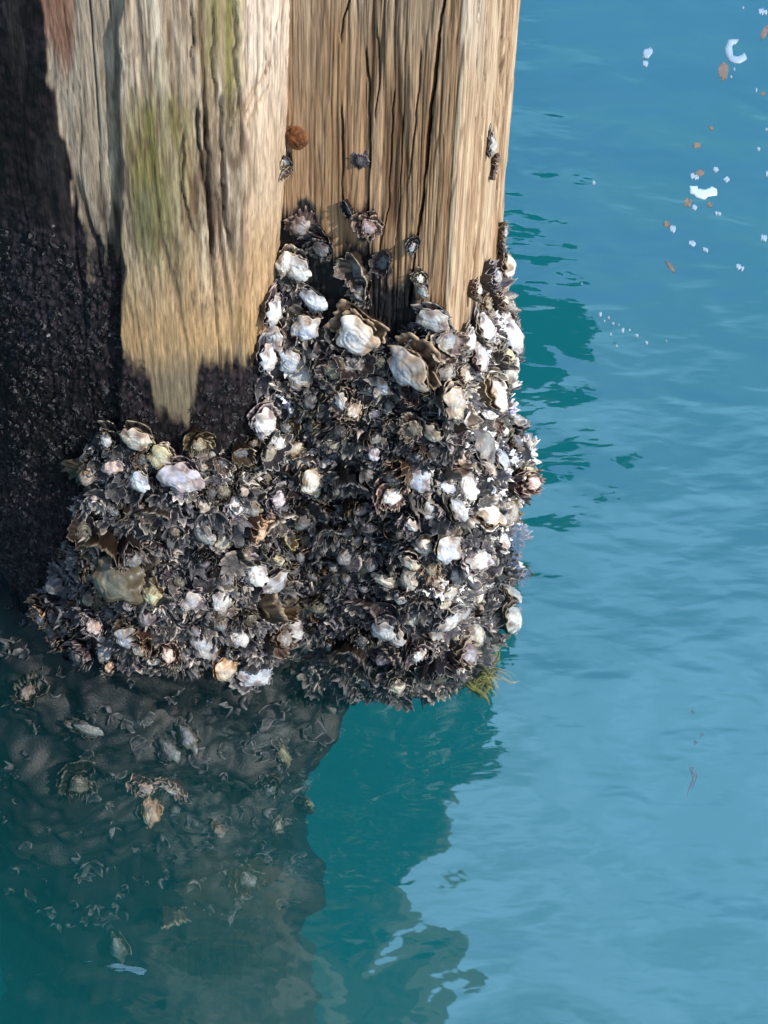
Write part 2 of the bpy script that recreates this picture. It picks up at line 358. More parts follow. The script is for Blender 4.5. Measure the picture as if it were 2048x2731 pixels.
def build_pile():
    zs = zrows(-6.4, 3.4, -.02, 1.42, .0034, .04)
    P = resample(pile_section(700, zs), 420); N = gnormals(P)
    sh = P.shape[:2]; u, v, _ = proj(P.reshape(-1, 3)); u = u.reshape(sh); v = v.reshape(sh)
    fr = N[..., 1] < .15
    s = P[..., 0]*1.0 + P[..., 1]*.8; z = P[..., 2]
    uu = u + 10*fb2(z*6, s*4, 50, 3) + 4*n2(z*26, s*9, 51)          # slow waviness of the grain
    d = .004*fb2(s*9, z*1.2, 52, 3)
    ledge = sm(316, 329, uu+9*fb2(z*20, s*5, 104, 3))                                        # proud strip of sapwood
    lb = 1140 + 0*v
    d += .011*ledge*fr - .006*fr*(1-ledge)
    chan = np.exp(-((uu-310)/9)**2)*sm(110, 200, v)*(1-sm(520, 900, v)); d -= .007*chan*(.6+.8*n2(z*22, s*8, 102))
    # ridge to the right and its smooth flank
    rid = np.exp(-((uu-628)/14)**2); d += .004*rid; d -= .005*sm(600, 560, np.abs(uu-560)+520)*sm(200, 330, v)*(1-sm(650, 800, v))
    S = s + .010*fb2(s*5, z*2.6, 53, 3) + .0025*n2(s*35, z*17, 54)
    f1 = 1-np.abs(n2(S*42, z*1.6, 55)); f2 = 1-np.abs(n2(S*110, z*4, 56)); f3 = 1-np.abs(n2(S*260, z*11, 57))
    zone = np.clip(.25+.9*np.exp(-((u-560)/60)**2)+.6*np.exp(-((u-230)/70)**2)+.2*sm(.1, .5, fb2(s*10, z*2, 58)), 0, 1.2)*np.where(u > 645, .25, 1)
    g1 = sm(.88, .99, f1)*zone; g2 = sm(.86, 1, f2)*(.35+.65*zone); g3 = sm(.75, 1, f3)
    d -= .0055*g1+.0020*g2+.0008*g3; d += .0015*fb2(S*50, z*6, 59, 3)
    f4 = 1-np.abs(n2(S*170, z*5, 63)); groove = np.clip(.8*g1+.5*g2+.28*g3+.45*sm(.85, 1, f4), 0, 1)
    ck = np.zeros(sh)
    for vs, us, w, dep in [([280, 400, 520, 630], [520, 532, 553, 560], 3.2, .008), ([300, 420, 560, 700], [545, 553, 558, 556], 2.8, .007), ([250, 420, 560, 690], [582, 590, 595, 606], 3.0, .007),
                           ([0, 120, 220], [502, 510, 515], 2.2, .006), ([0, 150, 300], [560, 562, 572], 2.0, .006), ([330, 500, 640], [490, 486, 520], 2.2, .006), ([0, 200, 340, 420], [612, 622, 634, 636], 2.5, .006)]:
        uc = np.interp(v, vs, us) + 5*n2(v/45, 0*v, 61)+2*n2(v/15, 0*v, 62)
        k = np.exp(-((u-uc)/(w*1.5))**2)*sm(vs[0]-30, vs[0]+30, v)*(1-sm(vs[-1]-60, vs[-1]+10, v))*fr
        d -= dep*k; ck = np.maximum(ck, k)
    # slanting tool scratches
    sc = np.zeros(sh)
    for (x0, y0, x1, y1) in ((638, 305, 702, 160), (645, 330, 690, 235), (634, 285, 664, 225)):
        tt = np.clip(((u-x0)*(x1-x0)+(v-y0)*(y1-y0))/((x1-x0)**2+(y1-y0)**2), 0, 1)
        dd = np.hypot(u-x0-tt*(x1-x0), v-y0-tt*(y1-y0)); sc = np.maximum(sc, np.exp(-(dd/3.2)**2)*fr)
    d -= .002*sc
    # colours
    t1 = fb2(S*30, z*2.5, 70, 4)
    base = mix((.40, .335, .265), (.50, .45, .385), sm(-.4, .4, t1))
    base = mix(base, (.28, .20, .135), .7*sm(.0, .5, fb2(S*70, z*4, 71, 3))); base = mix(base, (.17, .115, .075), .7*sm(.05, .6, fb2(S*230, z*12, 75, 2))); base = mix(base, (.64, .58, .5), .4*sm(.1, .7, fb2(S*190, z*9, 76, 2)))
    base = mix(base, (.36, .245, .125), .85*sm(560, 860, v+60*t1))                                  # golden towards the tide line
    gr = np.exp(-((u-405)/85)**2)*sm(150, 300, v+60*t1)*(1-sm(560, 800, v+60*t1))*1.25
    gr = np.maximum(gr, np.exp(-((u-352)/32)**2)*sm(260, 420, v)*(1-sm(500, 800, v)))
    gr = np.maximum(gr, .95*np.exp(-((u-606)/18)**2)*(1-sm(260, 360, v)))
    gr = np.maximum(gr, .7*np.exp(-((u-425)/18)**2)*sm(80, 160, v)*(1-sm(240, 340, v)))
    gr = np.maximum(gr, .5*np.exp(-((u-560)/30)**2)*(1-sm(80, 330, v)))
    gr = gr*sm(-.6, .35, fb2(S*26, z*3, 72, 4)); base = mix(base, (.165, .16, .05), np.clip(gr*1.5, 0, .92)*fr)
    gg = np.exp(-((u-385)/45)**2)*sm(440, 520, v)*(1-sm(600, 720, v)); base = mix(base, (.13, .135, .085), .8*gg*fr)
    fl = sm(634, 648, uu)*fr
    base = mix(base, mix((.50, .40, .31), (.72, .62, .55), sm(420, 60, v)), .85*fl*sm(1000, 500, v)); base = mix(base, (.47, .31, .16), .6*fl*sm(450, 700, v))
    base = mix(base, (.60, .52, .36), .6*rid*sm(500, 100, v))
    base = mix(base, (.40, .25, .13), .6*sc)
    base = mix(base, (.33, .29, .24), .6*sm(330, 290, uu)*fr)
    base = mix(base, (.21, .085, .055), .8*sm(215, 175, uu+40*t1)*sm(230, 60, v+150*fb2(S*80, z*3, 77, 3))*fr)              # red brown patch high on the left
    thin = np.maximum(sm(.93, .985, 1-np.abs(n2(S*58, z*1.6, 64))), sm(.91, .98, 1-np.abs(n2(S*125, z*3.2, 65)))); thin = np.maximum(thin, .6*sm(.84, .97, 1-np.abs(n2(S*270, z*7, 67)))); thin = thin*sm(-.35, .2, fb2(s*12, z*3, 66, 2))
    d -= .0012*thin*fr
    base = mix(base, (.09, .06, .04), .72*thin); base = mix(base, (.08, .05, .035), np.clip(groove*.8, 0, 1)); base = mix(base, (.02, .014, .011), np.maximum(ck*.9, chan*.55*fr*(.55+.6*fb2(z*14, s*14, 103, 2))))
    # tide-black coat of tiny barnacles and weed
    vb = np.interp(u, [-300, 70, 100, 120, 160, 185, 205, 240, 262, 290, 322, 327, 386, 404, 413, 450, 500, 514, 522, 545, 650, 690, 760],
                   [-300, -200, 10, 140, 330, 520, 600, 740, 660, 690, 720, 935, 968, 985, 1085, 1108, 1112, 1060, 990, 952, 942, 930, 930])
    vb = np.where(fr, vb, np.where(P[..., 0] > PCX, 700, -300))
    jit = 22*fb2(s*38, z*24, 90, 3)+30*fb2(S*70, z*5, 80, 3)+26*n2(S*190, z*14, 82)+9*n2(S*260, z*40, 81)
    bk = sm(-22, 30, v-vb+jit*np.where(u < 330, 2.6, .8)+10)
    bk = np.maximum(bk, .75*sm(330, 318, uu)*sm(520, 680, v+30*jit/10)*fr)
    gap = sm(-.05, .5, N[..., 1])*0
    w = worley(P[..., 0]*150, P[..., 1]*150, P[..., 2]*110, 83)
    blk = mix((.006, .006, .009), (.040, .033, .040), sm(.2, .7, fb3(P[..., 0]*120, P[..., 1]*120, P[..., 2]*120, 84, 3)+.35))
    rowdy = sm(520, 760, v)*np.where(u < 420, 1, 1)
    blk = mix(blk, (.115, .095, .095), .55*sm(.30, .12, w)*rowdy)
    blk = mix(blk, (.10, .085, .075), .5*sm(.15, .5, fb2(S*60, z*5, 85, 3))*(1-rowdy))
    spk = (_h(np.floor(P[..., 0]*260), np.floor(P[..., 1]*260), np.floor(P[..., 2]*260), 86) > .9985)
    blk = np.where((spk & fr)[..., None], np.array((.5, .5, .48)), blk)
    base = mix(base, (.15, .13, .095), .92*sm(880, 1000, v+40*t1)*fr)
    base = base*np.array((.96, .905, .83)); blk = blk*(.26+.40*sm(-.3, .5, fb2(S*14, z*4, 88, 3)))[..., None]; blk = blk*mix((1.0, 1.0, 1.05), (1.15, .95, .95), sm(0, .4, fb2(s*7, z*5, 89, 2)))
    col = mix(base, blk, bk)
    d += bk*(rowdy*.0075*(.45-w)+rowdy*.007*fb3(P[..., 0]*26, P[..., 1]*26, P[..., 2]*20, 105, 3)+.002*fb3(P[..., 0]*70, P[..., 1]*70, P[..., 2]*70, 87, 3)+.002)
    P2 = P + N*d[..., None]
    me = np_mesh('pile', P2.reshape(-1, 3), [grid_faces(len(zs), sh[1])]+grid_caps(len(zs), sh[1]), col.reshape(-1, 3), mat=M_PILE)
    o = link('wharf_pile', me)
    tag(o, 'thick round weathered pile, black with weed on its shaded flank', 'pile')
    return P2, gnormals(P2)
PILE_P, PILE_N = build_pile()

# ------------------------------------------------------------------ the crust of dead shell on both (uncountable)
VT_POST = ([680, 690, 740, 790, 830, 880, 900, 950, 1000, 1050, 1090, 1110, 1160, 1185, 1200, 1225, 1240, 1270, 1300, 1345, 1400, 1500],
           [640, 640, 670, 720, 780, 840, 870, 850, 880, 890, 870, 830, 830, 880, 955, 955, 890, 810, 740, 660, 620, 620])
VT_PILE = ([-300, 0, 60, 110, 170, 215, 235, 255, 330, 400, 500, 600, 650, 680, 700, 760, 800], [1720, 1720, 1680, 1580, 1490, 1420, 1170, 1140, 1120, 1155, 1165, 1160, 1120, 1000, 930, 880, 860])
def crust_t(u, v, vt, P, vis, z):
    vt = np.where(vis, np.interp(u, *vt), 800)
    e = v-vt
    t = -.032 + .038*sm(-30, 40, e) + .026*sm(0, 260, e) + .018*sm(120, 900, e)
    x, y, zz = P[..., 0], P[..., 1], P[..., 2]
    lump = .024*fb3(x*11, y*11, zz*11, 90, 3) + .014*fb3(x*32, y*32, zz*32, 91, 3) + .022*(.5-worley(x*26, y*26, zz*26, 92))
    return t + lump*sm(-20, 200, e)
def crust_color(P):
    x, y, z = P[..., 0], P[..., 1], P[..., 2]
    c = mix((.008, .008, .009), (.060, .052, .046), sm(-.1, .6, fb3(x*45, y*45, z*45, 93, 4)))
    c = mix(c, (.16, .13, .10), .7*sm(.35, .7, fb3(x*70, y*70, z*70, 94, 3)))
    return c
def crust_faces(t):
    nz, ns = t.shape; f = grid_faces(nz, ns); tf = t.ravel()
    return f[tf[f].max(1) > -.024]
def build_crusts():
    sec = post_section(.0035, .004, .008, .04, 34); zs = np.arange(-.17, 1.02, .0036)
    P = post_base(sec, zs); N = gnormals(P); u, v, _ = proj(P.reshape(-1, 3)); u = u.reshape(P.shape[:2]); v = v.reshape(P.shape[:2])
    vis = np.broadcast_to(((sec[:, 1] < .04) | (sec[:, 0] > PW-.04))[None], u.shape)
    s_ = perim(P[0])[None, :]; right_ = np.broadcast_to((sec[:, 0] > PW-.02)[None], u.shape)
    t = crust_t(u, v, VT_POST, P, vis, zs); 
    t = np.array(np.broadcast_to(t, u.shape)); t = t*np.where(right_, 1.2+.5*np.exp(-((v-1290)/130)**2)-.35*np.exp(-((v-1500)/80)**2), 1+.25*fb2(s_*14, zs[:, None]*9, 98, 2))*(t > 0)+t*(t <= 0); tuck = sm(1000, 1180, u)*sm(.20, -.02, zs)[:, None]; t = t*(1-.34*tuck*(t > 0)); t = t + .06*np.exp(-((zs[:, None]+.065)/.045)**2)*sm(1120, 1200, u)*np.where(vis, 1, 0)*(1+.6*fb2(s_*30, zs[:, None]*30, 101, 2)); low = sm(-.17, -.11, zs)[:, None]; t = t*low - .02*(1-low)
    t = np.where(zs[:, None] > .9, -.032, t)
    gapside = (sec[:, 0] < .002)[None] & (sec[:, 1] < .2)[None]; t = np.where(gapside, np.minimum(t, .03), t)
    P2 = P + N*t[..., None]
    me = np_mesh('crust', P2.reshape(-1, 3), [crust_faces(t)]+grid_caps(len(zs), len(sec))[:1], crust_color(P2).reshape(-1, 3), mat=M_CRUST)
    tag(link('shell_crust', me), 'dark crust of dead shell round the foot of the squared post', 'shell crust', kind='stuff')
    zs = zrows(-5.0, .80, -.55, .8, .005, .03)
    B = resample(pile_section(500, zs), 210); NB = gnormals(B); u2, v2, _ = proj(B.reshape(-1, 3)); u2 = u2.reshape(B.shape[:2]); v2 = v2.reshape(B.shape[:2])
    vis = NB[..., 1] < .3
    t2 = crust_t(u2, v2, VT_PILE, B, vis, zs)
    t2 = np.where(t2 > 0, t2*(.45+.55*sm(60, 420, u2)), t2)
    uz = sm(-.01, -.12, B[..., 2]); und = .055+.10*fb3(B[..., 0]*6, B[..., 1]*6, B[..., 2]*7, 96, 4)+.035*fb3(B[..., 0]*24, B[..., 1]*24, B[..., 2]*24, 108, 3)-.04*sm(-.3, -1.0, B[..., 2])
    t2 = t2*(1-uz)+np.maximum(und, -.01)*uz
    t2 = t2 + (.11+.05*fb3(B[..., 0]*7, B[..., 1]*7, B[..., 2]*7, 107, 4))*sm(-.03, -.40, B[..., 2])*sm(PCX-.02, PCX-.22, B[..., 0])
    B2 = B + NB*t2[..., None]
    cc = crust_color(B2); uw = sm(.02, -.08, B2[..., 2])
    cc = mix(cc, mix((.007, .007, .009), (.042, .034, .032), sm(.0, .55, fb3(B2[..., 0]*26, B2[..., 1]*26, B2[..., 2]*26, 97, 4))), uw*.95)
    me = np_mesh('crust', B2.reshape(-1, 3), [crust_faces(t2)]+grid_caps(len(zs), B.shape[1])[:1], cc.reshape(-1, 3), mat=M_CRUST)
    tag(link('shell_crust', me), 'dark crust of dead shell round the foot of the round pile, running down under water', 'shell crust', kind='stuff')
    return (P2, gnormals(P2), t), (B2, gnormals(B2), t2)
CR_POST, CR_PILE = build_crusts()

# one pool of surface points that shells can sit on
def garea(P):
    return np.linalg.norm(np.cross((np.roll(P, -1, 1)-np.roll(P, 1, 1))*.5, np.gradient(P, axis=0)), axis=-1)
def pool():
    Ps, Ns, Wt, Ar = [], [], [], []
    for P, N, t in ((CR_POST[0], CR_POST[1], CR_POST[2]), (CR_PILE[0], CR_PILE[1], CR_PILE[2])):
        k = t > .002; Ar.append(garea(P)[k]); Ps.append(P[k]); Ns.append(N[k]); Wt.append(np.ones(k.sum()))
    for P, N in ((POST_P, POST_N), (PILE_P, PILE_N)):
        p = P[::2, ::2].reshape(-1, 3); n = N[::2, ::2].reshape(-1, 3); k = (p[:, 2] < 1.45) & (p[:, 2] > .05)
        Ps.append(p[k]); Ns.append(n[k]); Wt.append(np.zeros(k.sum())); Ar.append(np.full(k.sum(), 1e-5))
    P = np.concatenate(Ps); N = np.concatenate(Ns); W = np.concatenate(Wt)
    u, v, d = proj(P)
    fac = ((CAM-P)*N).sum(1) > 0
    # coarse depth buffer to know what can be seen
    cell = 6; key = (np.floor(u/cell).astype(int)+500)*2000 + np.floor(v/cell).astype(int)+500
    order = np.lexsort((d, key)); kk = key[order]; first = np.r_[True, kk[1:] != kk[:-1]]
    zmin = np.zeros(len(P)); zmin[order] = d[order][first][np.cumsum(first)-1]
    vis = fac & (d < zmin+.03) & (u > -120) & (u < 2100) & (v > -100) & (v < 2900)
    return P, N, W, u, v, d, vis, np.concatenate(Ar)
*PO, AREA = pool()
def surf_at(u, v, rad=14):
    P, N, W, U, V, D, vis = PO
    r2 = (U-u)**2 + (V-v)**2; k = np.where((r2 < rad*rad) & vis)[0]
    if len(k) == 0: k = np.where((r2 < (rad*5)**2) & vis)[0]
    if len(k) == 0: return None
    j = k[np.argmin(D[k]+r2[k]*1e-5)]
    near = k[D[k] < D[j]+.02]
    n = N[near].mean(0); n /= np.linalg.norm(n)
    return P[j], n

# ------------------------------------------------------------------ shells
rng = np.random.default_rng(7)
def outline(th, rg, asp, pointy):
    """unit-length oyster outline, hinge at -y"""
    a, b = .5*asp, .5
    r = a*b/np.sqrt((b*np.cos(th))**2+(a*np.sin(th))**2)
    r = r*(1-pointy*sm(.3, 1, -np.sin(th)))
    for k in (2, 3, 4, 5): r = r*(1+rg.normal(0, .035)*np.cos(k*th+rg.uniform(0, 6.28)))
    return r
def sheet(rg, th, R, scale, z0, flare, amp, k, rings, cols, thick=.03, hollow=0.0):
    """one frilled layer, closed below; returns V, F, colour"""
    n = len(th); ph = rg.uniform(0, 6.28); jit = np.interp(th, np.linspace(0, 2*math.pi, 15), rg.normal(0, .8, 15)); jit[-1:] = jit[-1:]
    tri = lambda a: np.arcsin(np.sin(a)*.97)*.64
    fr = tri(k*th+ph+jit)*.7 + .4*np.sin((k*1.7//1)*th+ph*2) + .3*np.sin((k*3+1)*th+ph*3+jit) + rg.normal(0, .10, n)
    lob = np.interp(th, np.linspace(0, 2*math.pi, 12, endpoint=False), rg.uniform(.62, 1.18, 12), period=2*math.pi)
    V, col = [], []; bend = rg.normal(0, .12)
    for q in np.linspace(0, 1, rings):
        rr = R*scale*q*(1 + .14*fr*q**3)*(1+(lob-1)*q**2)
        z = z0 + flare*(q**2.4) + amp*fr*q**3 - hollow*(1-q**2)
        V.append(np.stack([rr*np.cos(th), rr*np.sin(th)-(1-q)*.20*scale-(1-scale)*.40, z-.10*(rr*np.sin(th))**2+bend*rr*np.cos(th)*np.abs(rr)], -1))
        strip = .5+.5*np.sin(th*k*1.9+ph)
        c = mix(mix(cols[0], cols[1], np.full(n, q)), cols[2], (strip*sm(.3, .8, np.full(n, q)))*.9)
        c = mix(c, cols[3], np.full(n, sm(.90, .98, q)*.9)*(.5+.5*rg.random(n)))
        V_ = c*(1+.15*rg.normal(0, 1, (n, 1))); col.append(V_)
    rim = V[-1]
    for q, dz in ((.94, thick), (.55, .14), (.15, .24)):
        w = rim*np.array([q, q, 1]); w = w.copy(); w[:, 2] = w[:, 2]*(1 if q > .9 else .0) + (z0 if q < .9 else 0) - dz
        V.append(w); col.append(np.tile(np.array(cols[1])*.35, (n, 1)))
    V = np.concatenate(V); col = np.concatenate(col)
    F = grid_faces(rings+3, n)
    return V, F, col
def merge(parts):
    V, F, c, o = [], [], [], 0
    for v, f, k in parts: V.append(v); F.append(f+o); c.append(k); o += len(v)
    return np.concatenate(V), [np.concatenate(F)], np.concatenate(c)
NTH = 84
TH = np.linspace(0, 2*math.pi, NTH, endpoint=False)
PALS = [((.24, .21, .20), (.17, .125, .125), (.028, .019, .026), (.85, .78, .66)),
        ((.30, .25, .18), (.21, .145, .10), (.040, .025, .020), (.86, .75, .56)),
        ((.17, .17, .18), (.10, .09, .10), (.016, .014, .020), (.74, .71, .67))]
def oyster_protos(kind, seed):
    rg = np.random.default_rng(seed); pal = PALS[seed % 3]
    asp = {'smooth': rg.uniform(.56, .74), 'frill': rg.uniform(.72, 1.0), 'fan': rg.uniform(.9, 1.1), 'cup': rg.uniform(.7, .95)}[kind]
    R = outline(TH, rg, asp, {'smooth': .22, 'frill': .2, 'fan': .1, 'cup': .2}[kind])
    low = []
    if kind == 'smooth':
        low += [sheet(rg, TH, R, 1.0, .0, .10, .05, int(rg.integers(7, 12)), 9, pal), sheet(rg, TH, R, .84, .07, .07, .035, int(rg.integers(8, 13)), 8, pal)]
        us, uh = .78, .13
    elif kind == 'frill':
        low += [sheet(rg, TH, R, 1.0, .0, .18, .12, int(rg.integers(5, 9)), 9, pal), sheet(rg, TH, R, .82, .09, .15, .10, int(rg.integers(7, 12)), 8, pal), sheet(rg, TH, R, .62, .16, .11, .07, int(rg.integers(6, 10)), 7, pal)]
        us, uh = .44, .10
    elif kind == 'fan':
        low += [sheet(rg, TH, R, 1.0, -.02, -.10, .06, int(rg.integers(14, 18)), 10, pal), sheet(rg, TH, R, .72, .05, -.05, .05, int(rg.integers(12, 16)), 8, pal)]
        us, uh = .34, .16
    else:
        low += [sheet(rg, TH, R, 1.0, .0, .34, .06, int(rg.integers(7, 10)), 10, pal, hollow=.05)]
        us, uh = .60, .05
    Vl, Fl, cl = merge(low)
    ml = np_mesh('lower_shell', Vl, Fl, cl, mat=M_SHELL)
    # upper valve: lumpy worn dome with its beak towards the hinge
    n = NTH; V, col = [], []; sx, sy = rg.uniform(-50, 50, 2)
    z0 = {'smooth': .16, 'frill': .24, 'fan': .08, 'cup': .07}[kind]
    off = rg.uniform(-.05, .05, 2)-np.array([0, .07])
    for q in np.linspace(0, 1, 16):
        rr = R*us*q*(1+(.05*np.sin(9*TH+sx)+.12*n2(np.cos(TH)*1.6+sx, np.sin(TH)*1.6+sy, 9))*q**3)
        x, y = rr*np.cos(TH)+off[0], rr*np.sin(TH)+off[1]
        dome = uh*(1-q**2.6)
        lump = .040*n2(x*3.5+sx, y*3.5+sy, 3)*(1-q**4)+.013*n2(x*11+sx, y*11+sy, 4)+.007*n2(x*28+sx, y*28+sy, 10)+.009*np.sin(q*26+3*n2(x*5, y*5, 5))*(q > .35)
        V.append(np.stack([x, y, z0+dome+lump+.03*q**6*np.sin(8*TH)], -1))
        wear = sm(1.10, .62, q+.55*n2(x*6+sx, y*6+sy, 6))
        c = mix(np.array(pal[1])*1.3, (.70, .685, .66), wear); c = mix(c, (.36, .40, .47), .7*sm(.0, .5, n2(x*6+sx, y*6+sy, 7))*wear); c = mix(c, (.42, .36, .30), .65*sm(.0, .6, n2(x*15+sx, y*9+sy, 12)))
        c = mix(c, (.40, .30, .20), .5*sm(.35, .65, n2(x*12+sx, y*12+sy, 8))); c = mix(c, pal[3], sm(.9, 1, q)*.5)
        col.append(c)
    rim = V[-1]
    for q, dz in ((.95, .04), (.5, .12), (.1, .16)):
        w = rim.copy(); w[:, :2] = (w[:, :2]-off)*q+off; w[:, 2] = w[:, 2]-dz; V.append(w); col.append(np.tile(np.array(pal[1])*.3, (n, 1)))
    mu = np_mesh('upper_shell', np.concatenate(V), [grid_faces(19, n)], np.concatenate(col), mat=M_SHELL)
    return ml, mu
PROTO = {k: [oyster_protos(k, s) for s in range(a, a+m)] for k, a, m in (('smooth', 100, 9), ('frill', 200, 10), ('fan', 300, 5), ('cup', 400, 5))}
CNT = {'n': 0}
GROUP = 'oysters crowded on the pile and post'
def frame(n, roll, tilt=(0, 0)):
    n = np.array(n)+tilt[0]*RGT+tilt[1]*UPV; n /= np.linalg.norm(n)
    up = np.array([0, 0, 1.0]); y = up-n*(up@n); 
    if np.linalg.norm(y) < .2: y = UPV - n*(UPV@n)
    y /= np.linalg.norm(y); x = np.cross(y, n)
    c, s = math.cos(roll), math.sin(roll)
    x2 = c*x+s*y; y2 = -s*x+c*y
    return Matrix(((x2[0], y2[0], n[0]), (x2[1], y2[1], n[1]), (x2[2], y2[2], n[2])))
def put_oyster(p, n, size, kind, tl, tu, roll, label, tilt=(0, 0), asp=1.0, sink=.06, thick=1.0, name='oyster', cat='oyster', group=GROUP, var=None):
    ml, mu = PROTO[kind][(rng.integers(0, 99) if var is None else var) % len(PROTO[kind])]
    r = thing(name, label, cat, group=group)
    m = frame(n, roll, tilt).to_4x4(); pp = np.array(p)-np.array(n)*size*sink
    m.translation = Vector(pp); r.matrix_world = m @ Matrix.Diagonal((size*asp, size, size*thick, 1))
    tl = tuple(.6*np.array(tl)+.4*np.mean(tl)); tu = tuple(.65*np.array(tu)+.35*np.mean(tu))
    a = link('lower_shell', ml, r); a.color = (*tl, 1)
    b = link('upper_shell', mu, r); b.color = (*tu, 1)
    CNT['n'] += 1
    return r
def px2m(p): return float((np.array(p)-CAM) @ FWD)/FPX

W_ = (1.0, 1.0, 1.02); CR_ = (1.0, .86, .66); GY = (.62, .64, .68); PU = (.74, .68, .82); OR = (1.0, .62, .36); DK = (.24, .24, .27); OL = (.48, .44, .30); YG = (.85, .80, .42); PK = (1.0, .72, .64); BL = (.78, .88, 1.05)
BR = (.8, .62, .5)
